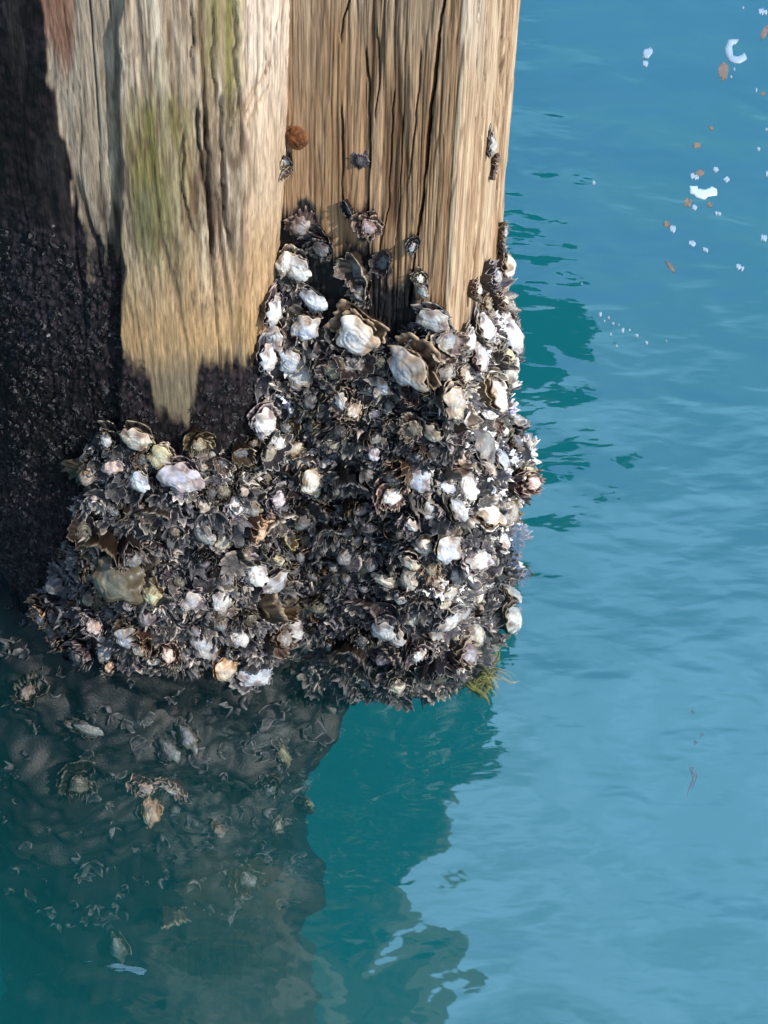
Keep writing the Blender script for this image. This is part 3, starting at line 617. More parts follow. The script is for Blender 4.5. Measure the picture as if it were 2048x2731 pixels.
# u, v, length px, kind, tint of frill, tint of valve, roll deg, width ratio, label
HERO = [
 (757, 690, 95, 'smooth', CR_, W_, -12, .55, 'bright white upright oyster, highest beside the joint of pile and post'),
 (788, 705, 92, 'smooth', CR_, W_, 25, .9, 'white pointed oyster with a brown top, beside the joint'),
 (838, 800, 95, 'smooth', GY, BL, 70, .62, 'curved blue grey oyster lying sideways on the black timber'),
 (811, 864, 92, 'smooth', DK, BL, 60, .85, 'blue white oval oyster with dark rim below the curved grey one'),
 (752, 886, 100, 'smooth', BR, W_, -10, .85, 'plump white oyster with tan edge near the joint'),
 (716, 826, 105, 'smooth', PK, W_, -20, .6, 'slim white oyster with pinkish frill at the pile edge'),
 (701, 945, 112, 'smooth', PU, W_, 6, .55, 'narrow white oyster upright against the tan foot of the pile'),
 (774, 956, 85, 'smooth', GY, BL, 40, .85, 'blunt bluish white oyster under the plump white one'),
 (811, 1003, 88, 'smooth', BR, GY, -30, .95, 'round pale oyster with a brown spot and frilled right edge'),
 (950, 862, 150, 'smooth', BR, W_, 22, .72, 'large long white oyster with a toothed brown frill on the bare timber'),
 (1153, 842, 92, 'smooth', GY, (.8, .8, .76), 0, 1.0, 'round worn grey oyster stuck on the corner of the post'),
 (1112, 965, 150, 'smooth', BR, (.72, .74, .78), -12, .85, 'biggest grey white oyster, below the round worn one'),
 (1024, 1027, 70, 'smooth', GY, W_, 70, .75, 'small shield shaped white oyster, left of the biggest grey one'),
 (1280, 880, 112, 'smooth', CR_, W_, 0, .55, 'tall clean white oyster on the right face of the post'),
 (1345, 895, 135, 'smooth', GY, W_, -8, .55, 'longest smooth white oyster, hanging at the right edge'),
 (1240, 905, 95, 'smooth', CR_, W_, -12, .5, 'thin white oyster next to the tan corner edge'),
 (1338, 712, 105, 'smooth', GY, W_, 5, .5, 'white standing oyster, uppermost of the cluster at the right edge'),
 (1300, 738, 95, 'frill', PU, GY, 10, .8, 'grey lilac frilled oyster high on the right face'),
 (1262, 772, 75, 'frill', CR_, W_, 0, .6, 'pale thin frilled oyster by the bare grain'),
 (1382, 806, 80, 'frill', OR, CR_, -20, .7, 'tan and orange frilled oyster at the right outline'),
 (1415, 862, 90, 'frill', PU, DK, -75, .5, 'spiky dark oyster jutting out over the sea'),
 (1290, 818, 70, 'frill', CR_, OL, 20, .9, 'cream crinkled oyster above the tall white one'),
 (1198, 1062, 140, 'smooth', CR_, CR_, 8, .6, 'long cream oyster below the tip of the bare corner'),
 (1302, 1054, 128, 'smooth', CR_, W_, -4, .5, 'long chalk white oyster on the right face under the grey lidded one'),
 (1343, 996, 100, 'smooth', OL, (.78, .77, .70), 35, .8, 'pale grey lid oyster at the right outline'),
 (1215, 1005, 95, 'frill', CR_, CR_, 25, .7, 'cream frilled oyster just right of the bare corner tip'),
 (1330, 955, 100, 'frill', CR_, YG, -30, .45, 'thin yellowish edge shell standing between white oysters'),
 (704, 1094, 118, 'smooth', PU, W_, 4, .6, 'bright white tall oyster alone against the black weed'),
 (752, 1165, 70, 'smooth', GY, W_, 30, .8, 'small white oyster at the foot of the tall lone one'),
 (1223, 1120, 105, 'cup', W_, PU, 15, .9, 'big empty oyster cup with a white curled lip'),
 (1273, 1184, 105, 'smooth', DK, (.34, .34, .31), 0, 1.1, 'round dark grey disc of an oyster'),
 (1330, 1228, 80, 'smooth', GY, BL, 60, .8, 'pale bluish oyster under the dark disc'),
 (1243, 1292, 92, 'smooth', CR_, W_, 10, .6, 'bright white oyster right of the pale pair'),
 (1121, 1277, 85, 'smooth', GY, BL, 0, .85, 'blue white rounded oyster under the pale wavy lip'),
 (1191, 1304, 70, 'smooth', GY, BL, 15, .75, 'small lobed bluish oyster beside the bright white one'),
 (1213, 1358, 88, 'smooth', OL, GY, 0, .65, 'grey white upright oyster below the small lobed one'),
 (1287, 1376, 120, 'smooth', PK, W_, 6, .55, 'tall white oyster with a red brown left rim'),
 (1197, 1456, 95, 'smooth', GY, BL, -30, .85, 'blue white oyster with a ragged brown right side'),
 (1099, 1484, 100, 'smooth', CR_, CR_, 12, .6, 'cream white pointed oyster in the middle of the post foot'),
 (1140, 1455, 70, 'smooth', GY, (.9, .86, .8), 0, .8, 'pale oyster between the cream pointed and the blue white one'),
 (1034, 1304, 110, 'frill', PK, W_, 20, .9, 'pinkish spiky frilled oyster in the dark middle'),
 (1085, 1375, 105, 'frill', PU, W_, 25, .6, 'lilac white frilled oyster leaning right'),
 (676, 1526, 98, 'smooth', PU, W_, 8, .65, 'white oval oyster right of the dark mussel patch'),
 (722, 1545, 95, 'smooth', DK, GY, -10, .85, 'grey green glossy oyster beside the white oval'),
 (1258, 1575, 85, 'smooth', CR_, CR_, -30, .8, 'cream domed oyster low on the right corner'),
 (1202, 1572, 75, 'smooth', OL, (.9, .86, .74), 10, .8, 'buff rounded oyster left of the cream domed one'),
 (1347, 1586, 92, 'smooth', OL, (.85, .84, .72), 40, .85, 'pale olive oyster at the low right outline'),
 (1358, 1645, 90, 'smooth', OL, (.8, .82, .68), -60, .8, 'greenish cream oyster, lowest at the right outline'),
 (1182, 1652, 95, 'smooth', GY, (.85, .84, .84), -15, .85, 'grey white wrinkled oyster above the waterline'),
 (1256, 1698, 90, 'smooth', DK, (.62, .6, .5), 65, .8, 'mottled oyster touching the water at the front corner'),
 (1032, 1534, 90, 'smooth', CR_, CR_, 65, .55, 'cream oyster lying flat under the pointed one'),
 (1384, 1285, 130, 'frill', PK, PK, 62, .5, 'pink brown ridged oyster at the widest right outline'),
 (1428, 1250, 85, 'frill', CR_, YG, 20, .7, 'yellow edged oyster at the right tip'),
 (1410, 1320, 80, 'frill', PK, CR_, 75, .6, 'pinkish fringe oyster under the ridged one'),
 (683, 1388, 115, 'frill', OR, OR, -55, .75, 'orange brown crinkled oyster on the pile'),
 (735, 1375, 120, 'cup', CR_, DK, 80, .45, 'gaping dark oyster with a long cream lip beside the orange one'),
 (757, 1430, 85, 'cup', YG, OL, -10, .75, 'yellow green empty cup below the gaping oyster'),
 (728, 1475, 90, 'frill', CR_, YG, 25, .7, 'buff frilled oyster below the yellow green cup'),
 (1022, 1668, 105, 'smooth', DK, (.62, .66, .72), 5, .7, 'slate grey ribbed oyster low on the post'),
 (1105, 1725, 105, 'frill', PU, W_, -35, .55, 'white ridged oyster with lilac folds near the water'),
 (1062, 1808, 100, 'frill', CR_, CR_, 10, .8, 'cream fingered oyster dipping into the water'),
 (930, 1475, 120, 'fan', GY, DK, 0, .9, 'dark slate ribbed fan shell amid the post foot'),
 (990, 1495, 115, 'fan', (.5, .56, .6), DK, -20, .9, 'grey green fan shell next to the slate one'),
 (779, 1672, 95, 'smooth', PU, GY, -10, .75, 'grey lilac oyster near the waterline of the joint'),
 (358, 1146, 105, 'smooth', OL, CR_, -40, .8, 'cream oval oyster at the top of the pile cluster'),
 (488, 1252, 145, 'smooth', PU, (.82, .78, .92), 55, .78, 'large lilac white striped oyster on the pile'),
 (440, 1212, 90, 'smooth', CR_, YG, -20, .8, 'buff lump oyster left of the lilac striped one'),
 (309, 1244, 80, 'smooth', PU, PK, -60, .5, 'narrow pinkish white oyster at the left of the pile cluster'),
 (372, 1277, 85, 'smooth', CR_, BL, 10, .7, 'white oyster with a tan crest under the narrow pinkish one'),
 (290, 1165, 85, 'frill', OL, GY, 20, .7, 'olive grey frilled oyster at the upper left corner of the cluster'),
 (345, 1526, 165, 'smooth', DK, (.22, .21, .14), -22, .85, 'largest olive brown oyster, standing over a dark hollow'),
 (401, 1575, 70, 'smooth', YG, (.75, .78, .42), 40, .75, 'small yellow green oyster at the foot of the olive one'),
 (505, 1592, 100, 'smooth', PU, (.85, .8, .8), -30, .65, 'oval oyster with a white tip right of the olive one'),
 (266, 1656, 95, 'frill', PU, PK, -20, .8, 'lilac crinkled oyster at the lower left outline'),
 (383, 1712, 95, 'frill', OR, CR_, -15, .75, 'peach coloured oyster at the waterline of the pile'),
 (598, 1765, 100, 'smooth', OR, (1, .75, .5), 0, .65, 'orange and white oyster standing in the water'),
 (553, 1715, 105, 'smooth', PU, GY, 20, .7, 'grey lilac tall oyster behind the orange and white one'),
 (450, 1725, 110, 'frill', BR, PK, 25, .6, 'long brown ridged oyster between peach and grey lilac ones'),
 (302, 1775, 80, 'frill', CR_, OR, -10, .6, 'tan frilled oyster hanging at the left waterline'),
 (676, 1806, 125, 'smooth', BL, BL, 66, .5, 'pale blue flat shell lying at the water surface'),
 (629, 1342, 90, 'smooth', PU, (.86, .84, .88), 30, .8, 'smoky white oyster above the orange brown one'),
 (722, 1325, 100, 'frill', PU, PU, 0, .9, 'mauve wide oyster near the pile edge'),
 (830, 1285, 100, 'smooth', CR_, (.9, .88, .8), 10, .7, 'off white oyster between pile and post'),
 (1002, 1200, 90, 'frill', GY, PU, 10, .8, 'blue grey frilled oyster under the dark band'),
 (880, 1165, 90, 'frill', BR, OL, 60, .7, 'brown green lumpy oyster at mid height'),
 (920, 1060, 95, 'frill', BR, W_, 15, .8, 'white and brown frilled oyster below the long toothed one'),
 (955, 1085, 90, 'frill', CR_, CR_, -25, .7, 'buff crinkled oyster low right of the long toothed one'),
 (590, 1240, 70, 'cup', CR_, DK, 30, .6, 'thin curled shell edge on the black weed'),
 (630, 1200, 85, 'cup', OL, DK, 50, .6, 'olive curled shell near the lone white oyster'),
 (715, 1195, 110, 'cup', W_, OL, -35, .6, 'open oyster with a curved white lower lip'),
 (530, 1165, 90, 'frill', OL, OL, 0, .9, 'dull olive oyster under the tan tongue of wood'),
 (160, 1540, 150, 'fan', (.5, .46, .52), DK, 20, .75, 'big dark fan shell at the far left outline'),
 (120, 1625, 100, 'frill', OR, DK, 40, .6, 'dark brown spiked oyster, leftmost of the cluster'),
]
USED = []
for (u, v, L, kind, tl, tu, rd, asp, lab) in HERO:
    r = surf_at(u, v)
    if r is None: continue
    p, n = r; s = L*px2m(p)*(1.25 if kind == 'smooth' else 1.18)
    tilt = (rng.normal(0, .10), .12+rng.normal(0, .08))
    ab = {'smooth': .72, 'frill': .86, 'fan': 1.0, 'cup': .82}[kind]
    put_oyster(p, n, s, kind, tuple(np.array(tl)*.85), tu, math.radians(rd), lab, tilt, asp/ab, -.08, thick=1.0)
    USED.append((u, v, L*.42, lab))

# stray shells on the bare wood above
def stray(u, v, L, kind, tl, tu, rd, asp, lab, cat='shell', **k):
    p, n = surf_at(u, v, 10)
    put_oyster(p, n, L*px2m(p)*1.4, kind, tl, tu, math.radians(rd), lab, (0, .05), asp, k.get('sink', .0), k.get('thick', .8), group='stray shells on the bare timber above the cluster')
    USED.append((u, v, L*.42, lab))
stray(955, 428, 58, 'fan', (.35, .3, .42), (.12, .1, .14), 25, .75, 'lone purple black shell on the bare front of the post')
stray(815, 590, 118, 'fan', (.62, .42, .36), (.5, .42, .4), 0, .95, 'dark brown spiny fan shell beside the joint')
stray(850, 640, 90, 'frill', DK, (.3, .28, .3), 40, .9, 'black frilled shell under the spiny fan')
stray(975, 590, 90, 'frill', (.62, .5, .58), (.5, .4, .48), 30, .8, 'purple frilled shell with white edge lines on a black streak')
stray(930, 555, 60, 'cup', DK, DK, 20, .4, 'thin black curled shell above the purple frilled one')
stray(1097, 652, 58, 'frill', (.7, .6, .6), PU, -20, .55, 'small purple white shell in the long crack')
stray(950, 715, 110, 'cup', (.6, .6, .66), DK, 30, .8, 'black empty shell ring with a white rim')
stray(1025, 705, 80, 'cup', (.5, .5, .55), DK, -20, .7, 'dark curled shell right of the black ring')
stray(960, 765, 85, 'frill', BR, BR, 10, .9, 'brown shell below the black ring')
stray(1118, 735, 48, 'frill', GY, W_, 10, .8, 'tiny grey white shell below the long crack')
stray(1126, 775, 48, 'smooth', GY, (.8, .8, .78), 0, .8, 'tiny pale lump above the round worn grey oyster')
stray(1308, 385, 80, 'smooth', GY, (.85, .82, .74), -6, .4, 'slim grey white shell scrap on the bare right face')
stray(1322, 425, 44, 'frill', (.3, .22, .2), (.25, .2, .18), 60, .7, 'brown hooked shell scrap under the slim grey one')
stray(1316, 462, 40, 'cup', (.3, .22, .2), DK, -60, .6, 'lowest brown hooked scrap on the right face')
stray(765, 430, 52, 'cup', W_, GY, 30, .6, 'white curled shell wedged in the joint')
stray(760, 462, 46, 'cup', (.9, .8, .75), DK, -35, .5, 'thin curved shell hanging in the joint')
stray(1340, 610, 64, 'frill', GY, PU, 0, .6, 'small grey frilled shell at the right edge of the bare timber')
stray(1337, 645, 58, 'frill', DK, DK, 20, .6, 'small black shell at the right edge of the bare timber')

# rusty bolt in the joint
def rusty_bolt():
    p, n = surf_at(785, 366, 10)
    r = thing('rusty_bolt', 'rusty orange bolt head in the joint between pile and post', 'bolt')
    m = frame(n, .3).to_4x4(); m.translation = Vector(p); r.matrix_world = m @ Matrix.Diagonal((.68, .74, .30, 1))
    th = np.linspace(0, 2*math.pi, 40, endpoint=False); V, c = [], []
    for rr, z in ((.006, .0172), (.012, .0165), (.0165, .013), (.0185, .008), (.019, .002), (.018, -.006)):
        q = rr*(1+.22*n2(np.cos(th)*1.7+9, np.sin(th)*2, 3)); V.append(np.stack([q*np.cos(th), q*np.sin(th)*1.05, z+.004*n2(np.cos(th)*3*rr*60, np.sin(th)*3*rr*60, 4)], -1))
        c.append(mix((.035, .013, .007), (.23, .075, .018), .5+.5*n2(np.cos(th)*4, np.sin(th)*4+rr*300, 5)))
    V.append(np.array([[0, 0, .0175]])); c.append(np.array([[.33, .12, .03]]))
    nV = 6*40; tri = np.array([[(j+1) % 40, j, nV] for j in range(40)])[:, ::-1]
    F = [grid_faces(6, 40)[:, ::-1], tri]
    link('bolt_head', np_mesh('bolt_head', np.concatenate(V), F, np.concatenate(c), mat=M_RUST), r)
    V, c = [], []
    for rr, z in ((.019, .0025), (.026, .002), (.028, -.001), (.028, -.006)):
        q = rr*(1+.10*n2(np.cos(th)*2, np.sin(th)*2+4, 6)); V.append(np.stack([q*np.cos(th), q*np.sin(th), z+0*th], -1)); c.append(mix((.10, .04, .02), (.24, .10, .04), .5+.5*n2(np.cos(th)*5, np.sin(th)*5, 7)))
    link('washer', np_mesh('washer', np.concatenate(V), [grid_faces(4, 40)[:, ::-1]], np.concatenate(c), mat=M_RUST), r)
rusty_bolt()

# ------------------------------------------------------------------ the rest of the countable oysters
SIDE = lambda a: ['right of', 'up and right of', 'just above', 'up and left of', 'left of', 'down and left of', 'just below', 'down and right of'][int(round(a/(math.pi/4))) % 8]
def short(l):
    w = l.split(',')[0].split(' '); 
    stop = ('with', 'lying', 'beside', 'near', 'on', 'at', 'below', 'under', 'upright', 'hanging', 'next', 'right', 'left', 'just', 'standing', 'jutting', 'above', 'alone', 'in', 'low', 'touching', 'amid', 'dipping', 'leaning', 'between', 'wedged')
    k = next((i for i in range(1, len(w)) if w[i] in stop), len(w))
    return ' '.join(w[:max(k, 2)])
LABELS = {}
LAND = [(a, b, short(l)) for a, b, _, l in USED]
_cnt = {}
for a in LAND: _cnt[a[2]] = _cnt.get(a[2], 0)+1
LAND = [a for a in LAND if _cnt[a[2]] == 1]
def auto_label(u, v, size_w, colw, kindw):
    o = sorted(LAND, key=lambda a: (a[0]-u)**2+(a[1]-v)**2)
    for a in o[:6]:
        ang = math.atan2(-(v-a[1]), u-a[0]); 
        l = f'{size_w} {colw} {kindw} oyster {SIDE(ang)} the {a[2]}'
        if l not in LABELS and len(l.split()) <= 16: LABELS[l] = 1; return l
    l = f'{size_w} {colw} {kindw} oyster wedged near the {o[0][2]}'; LABELS[l] = 1; return l
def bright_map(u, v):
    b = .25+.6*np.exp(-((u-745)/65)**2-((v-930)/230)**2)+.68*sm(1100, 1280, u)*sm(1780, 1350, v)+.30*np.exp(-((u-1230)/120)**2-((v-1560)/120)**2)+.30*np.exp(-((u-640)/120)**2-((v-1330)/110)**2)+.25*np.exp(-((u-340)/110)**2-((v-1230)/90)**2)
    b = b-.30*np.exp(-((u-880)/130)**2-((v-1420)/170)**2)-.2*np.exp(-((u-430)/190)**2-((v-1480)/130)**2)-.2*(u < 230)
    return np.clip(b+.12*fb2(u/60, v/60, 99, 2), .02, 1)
def fill(n_max):
    P, N, W, U, V, D, vis = PO
    ok = np.where(vis & (W > 0) & (P[:, 2] > -.005) & (U > 0) & (U < 1500))[0]
    order = rng.permutation(ok); placed = list((a, b, c) for a, b, c, _ in USED); n = 0
    for j in order:
        if n >= n_max: break
        u, v = U[j], V[j]
        L = float(np.clip(rng.lognormal(math.log(90), .25), 58, 140))
        if any((u-a)**2+(v-b)**2 < (.60*c+.25*L)**2 for a, b, c in placed): continue
        bright = float(bright_map(u, v)); dark = 1-bright
        q = rng.random()
        if q < bright*.85-.04: kind, tu, cw, kw = 'smooth', [(.9, .9, .92), (.7, .78, .9), (.9, .8, .64), (.62, .6, .58)][rng.integers(0, 4)], None, 'domed'
        else: kind, tu, cw, kw = ('frill', 'frill', 'frill', 'fan', 'cup')[rng.integers(0, 5)], [GY, OL, DK, PU, BR, (.8, .78, .76)][rng.integers(0, 6)], None, None
        tl = [GY, PU, CR_, OL, DK, BR, PK][rng.integers(0, 7)]
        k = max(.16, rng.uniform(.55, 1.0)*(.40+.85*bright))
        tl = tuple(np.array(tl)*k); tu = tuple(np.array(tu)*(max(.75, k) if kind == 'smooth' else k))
        kw = {'smooth': 'domed', 'frill': 'frilled', 'fan': 'ribbed', 'cup': 'gaping'}[kind]
        lum = sum(tu if kind == 'smooth' else tl)/3; warm = tl[0] > tl[2]*1.2
        cw = ('chalky white' if lum > .8 else 'pale grey') if kind == 'smooth' else (('tan' if lum > .55 else 'brown') if warm else ('grey' if lum > .45 else 'blackish'))
        size_w = 'large' if L > 100 else ('small' if L < 70 else 'mid sized')
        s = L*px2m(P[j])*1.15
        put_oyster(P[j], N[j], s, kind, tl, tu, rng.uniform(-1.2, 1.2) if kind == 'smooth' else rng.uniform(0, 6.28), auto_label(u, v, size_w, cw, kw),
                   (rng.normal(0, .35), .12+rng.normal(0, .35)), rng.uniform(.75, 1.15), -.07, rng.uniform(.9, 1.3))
        placed.append((u, v, L*.42)); n += 1
    return n
fill(max(0, 285-CNT['n']))

# ------------------------------------------------------------------ shell litter that nobody could count
def litter(name, label, sel, n, smin, smax, seed, dark=0.0, nt_=14, qs=(0, .5, .85, 1.0), lift=0.0):
    rg = np.random.default_rng(seed); P, N, W, U, V, D, vis = PO
    k = np.where(sel)[0]; pa = np.minimum(AREA[k], np.percentile(AREA[k], 99.5)); k = rg.choice(k, n, p=pa/pa.sum())
    nr = len(qs)
    th = np.linspace(0, 2*math.pi, nt_, endpoint=False)
    Vs, Fs, Cs = [], [], []
    f0 = grid_faces(nr+1, nt_)
    for i, j in enumerate(k):
        s = rg.uniform(smin, smax)*(1 if rg.random() < .8 else 1.5)
        nn = N[j]+rg.normal(0, .55 if nt_ < 20 else .33, 3)+np.array([0, 0, .25]); nn /= np.linalg.norm(nn)
        m = np.array(frame(nn, rg.uniform(0, 6.28)))
        kk = rg.integers(3, 6) if nt_ < 20 else rg.integers(5, 9); ph = rg.uniform(0, 6.28); asp = rg.uniform(.5, .95); fl = rg.uniform(-.1, .45)
        fr = np.sin(kk*th+ph)+(.5 if nt_ < 20 else .22)*rg.normal(0, 1, nt_)+(.5*np.sin((2*kk+1)*th+ph*2) if nt_ > 20 else 0)
        rows, cols = [], []
        if name == 'barnacle_coat': c_s = .45
        else: c_s = 1.0
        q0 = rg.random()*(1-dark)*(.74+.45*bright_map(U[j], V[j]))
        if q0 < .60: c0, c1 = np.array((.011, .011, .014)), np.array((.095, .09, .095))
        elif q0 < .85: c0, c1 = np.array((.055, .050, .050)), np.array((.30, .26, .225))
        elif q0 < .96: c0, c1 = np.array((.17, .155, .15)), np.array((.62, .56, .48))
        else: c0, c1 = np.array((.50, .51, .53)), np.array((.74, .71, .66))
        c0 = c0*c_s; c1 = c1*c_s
        if j % 5 == 0: c0 = c0*np.array((.9, .85, 1.15))
        dom = rg.uniform(0, .22) if rg.random() < .5 else 0
        for q in qs:
            rr = .5*q*(1+(.26 if nt_ < 20 else .15)*fr*q*q); z = fl*q*q+(.19 if nt_ < 20 else .11)*fr*q**3+(.035*math.sin(q*17+ph) if nt_ > 20 else 0)+dom*(1-q*q)
            rows.append(np.stack([rr*asp*np.cos(th), rr*np.sin(th), z+0*th], -1)); cols.append(np.tile(mix(c0, c1*(1.5 if q > .9 else .8), np.array(q**5)), (nt_, 1))*(1+.3*rg.normal(0, 1, (nt_, 1))))
        w = rows[-1]*np.array([.6, .6, 1]); w = w.copy(); w[:, 2] = -.15; rows.append(w); cols.append(np.tile(c0*.5, (nt_, 1)))
        pts = np.concatenate(rows)*s
        Vs.append(pts @ m.T + P[j]+N[j]*lift*s); Fs.append(f0+i*(nr+1)*nt_); Cs.append(np.concatenate(cols))
    me = np_mesh(name, np.concatenate(Vs), [np.concatenate(Fs)], np.concatenate(Cs), mat=M_CRUST)
    tag(link(name, me), label, 'shell litter', kind='stuff')
_P, _N, _W, _U, _V, _D, _vis = PO
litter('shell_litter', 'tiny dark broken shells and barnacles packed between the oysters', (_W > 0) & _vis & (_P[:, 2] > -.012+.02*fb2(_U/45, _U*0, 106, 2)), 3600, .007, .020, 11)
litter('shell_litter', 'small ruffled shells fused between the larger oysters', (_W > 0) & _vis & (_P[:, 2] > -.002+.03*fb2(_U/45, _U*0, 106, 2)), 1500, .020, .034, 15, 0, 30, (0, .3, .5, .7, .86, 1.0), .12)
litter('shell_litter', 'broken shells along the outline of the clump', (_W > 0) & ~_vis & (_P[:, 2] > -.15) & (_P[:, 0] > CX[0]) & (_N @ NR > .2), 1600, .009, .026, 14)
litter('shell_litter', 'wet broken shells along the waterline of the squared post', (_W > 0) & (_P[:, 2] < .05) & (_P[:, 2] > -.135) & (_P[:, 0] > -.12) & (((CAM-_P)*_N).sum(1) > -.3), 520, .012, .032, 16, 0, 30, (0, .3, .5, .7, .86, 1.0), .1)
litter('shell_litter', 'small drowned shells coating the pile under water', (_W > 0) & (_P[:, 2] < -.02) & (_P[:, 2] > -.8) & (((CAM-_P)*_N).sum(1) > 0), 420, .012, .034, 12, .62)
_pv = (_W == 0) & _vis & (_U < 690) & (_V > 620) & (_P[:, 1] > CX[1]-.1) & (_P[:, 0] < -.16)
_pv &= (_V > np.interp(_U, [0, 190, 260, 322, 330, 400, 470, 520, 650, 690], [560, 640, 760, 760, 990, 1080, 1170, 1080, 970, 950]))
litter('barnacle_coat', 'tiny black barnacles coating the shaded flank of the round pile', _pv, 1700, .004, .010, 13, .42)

# ------------------------------------------------------------------ things seen under water
UW = [(410, 2150, 120, 'smooth', OR, OR, -15, .6, 'salmon orange drowned oyster, brightest under water'), (385, 2085, 100, 'frill', PK, PK, 40, .7, 'pinkish drowned frill above the salmon oyster'),
      (455, 2095, 110, 'frill', PK, GY, 60, .4, 'reddish drowned frond shell right of the salmon oyster'), (500, 1975, 120, 'smooth', GY, BL, 30, .6, 'pale bluish drowned oyster below the waterline'),
      (450, 2015, 110, 'smooth', GY, GY, 70, .6, 'grey drowned oyster beside the pale bluish one'), (245, 1950, 110, 'smooth', OL, GY, 60, .6, 'dim grey drowned oyster at the left'),
      (200, 2070, 130, 'frill', OL, OL, 0, .9, 'blurred olive drowned oyster at the left'), (725, 2085, 110, 'frill', CR_, GY, 0, .8, 'drowned frilled oyster near the pile edge'), (760, 2010, 90, 'smooth', CR_, YG, 10, .5, 'slim yellowish drowned oyster near the pile edge'),
      (740, 2198, 60, 'frill', CR_, CR_, 0, .9, 'small cream drowned shell like a star'), (455, 2432, 100, 'cup', CR_, OL, 60, .6, 'deep drowned shell with a pale lip'), (585, 2210, 70, 'smooth', PK, PK, 10, .6, 'faint pink drowned oyster'),
      (310, 2560, 110, 'smooth', PK, GY, 10, .7, 'deepest faint pinkish oyster'), (650, 2330, 120, 'frill', OL, GY, 30, .8, 'dim olive drowned oyster in deeper water'), (860, 2140, 80, 'frill', OL, YG, 0, .5, 'yellowish drowned shell at the pile outline'), (80, 1840, 110, 'frill', OL, PK, 0, .8, 'dim brown drowned oyster at the left outline')]
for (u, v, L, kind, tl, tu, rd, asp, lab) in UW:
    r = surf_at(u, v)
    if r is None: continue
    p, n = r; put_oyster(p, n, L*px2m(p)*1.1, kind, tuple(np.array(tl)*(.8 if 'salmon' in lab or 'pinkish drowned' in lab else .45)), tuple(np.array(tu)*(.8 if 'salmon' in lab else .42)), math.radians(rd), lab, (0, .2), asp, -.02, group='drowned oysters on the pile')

def weed(name, label, cat, pts, n, length, width, col, seed, spread=.5, group=None, up=(0, 0, -1)):
    """a tuft of ribbon fronds with thickness"""
    rg = np.random.default_rng(seed); Vs, Fs, Cs, o = [], [], [], 0
    for i in range(n):
        p = np.array(pts[rg.integers(0, len(pts))])+rg.normal(0, .006, 3); d = np.array(up)+rg.normal(0, spread, 3); d /= np.linalg.norm(d)
        side = np.cross(d, rg.normal(0, 1, 3)); side /= np.linalg.norm(side); nn = np.cross(side, d)
        L = length*rg.uniform(.6, 1.3); w = width*rg.uniform(.6, 1.2); ns = 7; ph = rg.uniform(0, 6)
        for a in range(ns):
            t = a/(ns-1); c = p+d*L*t+nn*.18*L*math.sin(3*t+ph)+side*.12*L*math.sin(4*t+ph*2); ww = w*(1-t**3)*(.6+.6*math.sin(t*3)) + .0004
            for e, f in ((-1, -.25), (1, -.25), (1, .25), (-1, .25)): Vs.append(c+side*ww*e*.5+nn*ww*f*.5); Cs.append(np.array(col)*rg.uniform(.6, 1.3))
        f = grid_faces(ns, 4)+o; Fs.append(f); o += ns*4
    me = np_mesh(name, np.array(Vs), [np.concatenate(Fs)], np.array(Cs), mat=M_WEED); ob = link(name, me); tag(ob, label, cat, group); ob.color = (1, 1, 1, 1); return ob
_ws = [surf_at(u, v) for u, v in ((1285, 1720), (1310, 1735), (1290, 1750), (1260, 1760), (1380, 1480), (1375, 1470))]
weed('seaweed_tuft', 'yellow green seaweed tuft under the right front corner', 'seaweed', [w[0]+w[1]*.005-np.array([0, 0, .055]) for w in _ws[:4]], 70, .05, .006, (.17, .16, .04), 3, .7, None, (.5, -.3, -.5))
weed('seaweed_tuft', 'small olive seaweed tuft on the right side at the waterline', 'seaweed', [w[0]+w[1]*.005-np.array([0, 0, .04]) for w in _ws[4:]], 26, .03, .004, (.11, .10, .035), 4, .7, None, (.6, -.2, -.5))
for i, (u, v, L, lab) in enumerate(((1849, 2061, .045, 'dark strip of weed drifting in open water, longest of the drifting bits'), (1844, 1897, .014, 'tiny dark weed scrap drifting highest in the open water'), (1868, 1958, .015, 'tiny weed scrap drifting between the two others'))):
    q = onz(u, v, -.015); weed('weed_fragment', lab, 'seaweed', [q], 5 if i == 0 else 3, L*.6, .006, (.02, .03, .02), 20+i, .25, 'weed scraps drifting in open water', (.1, -1, -.1))

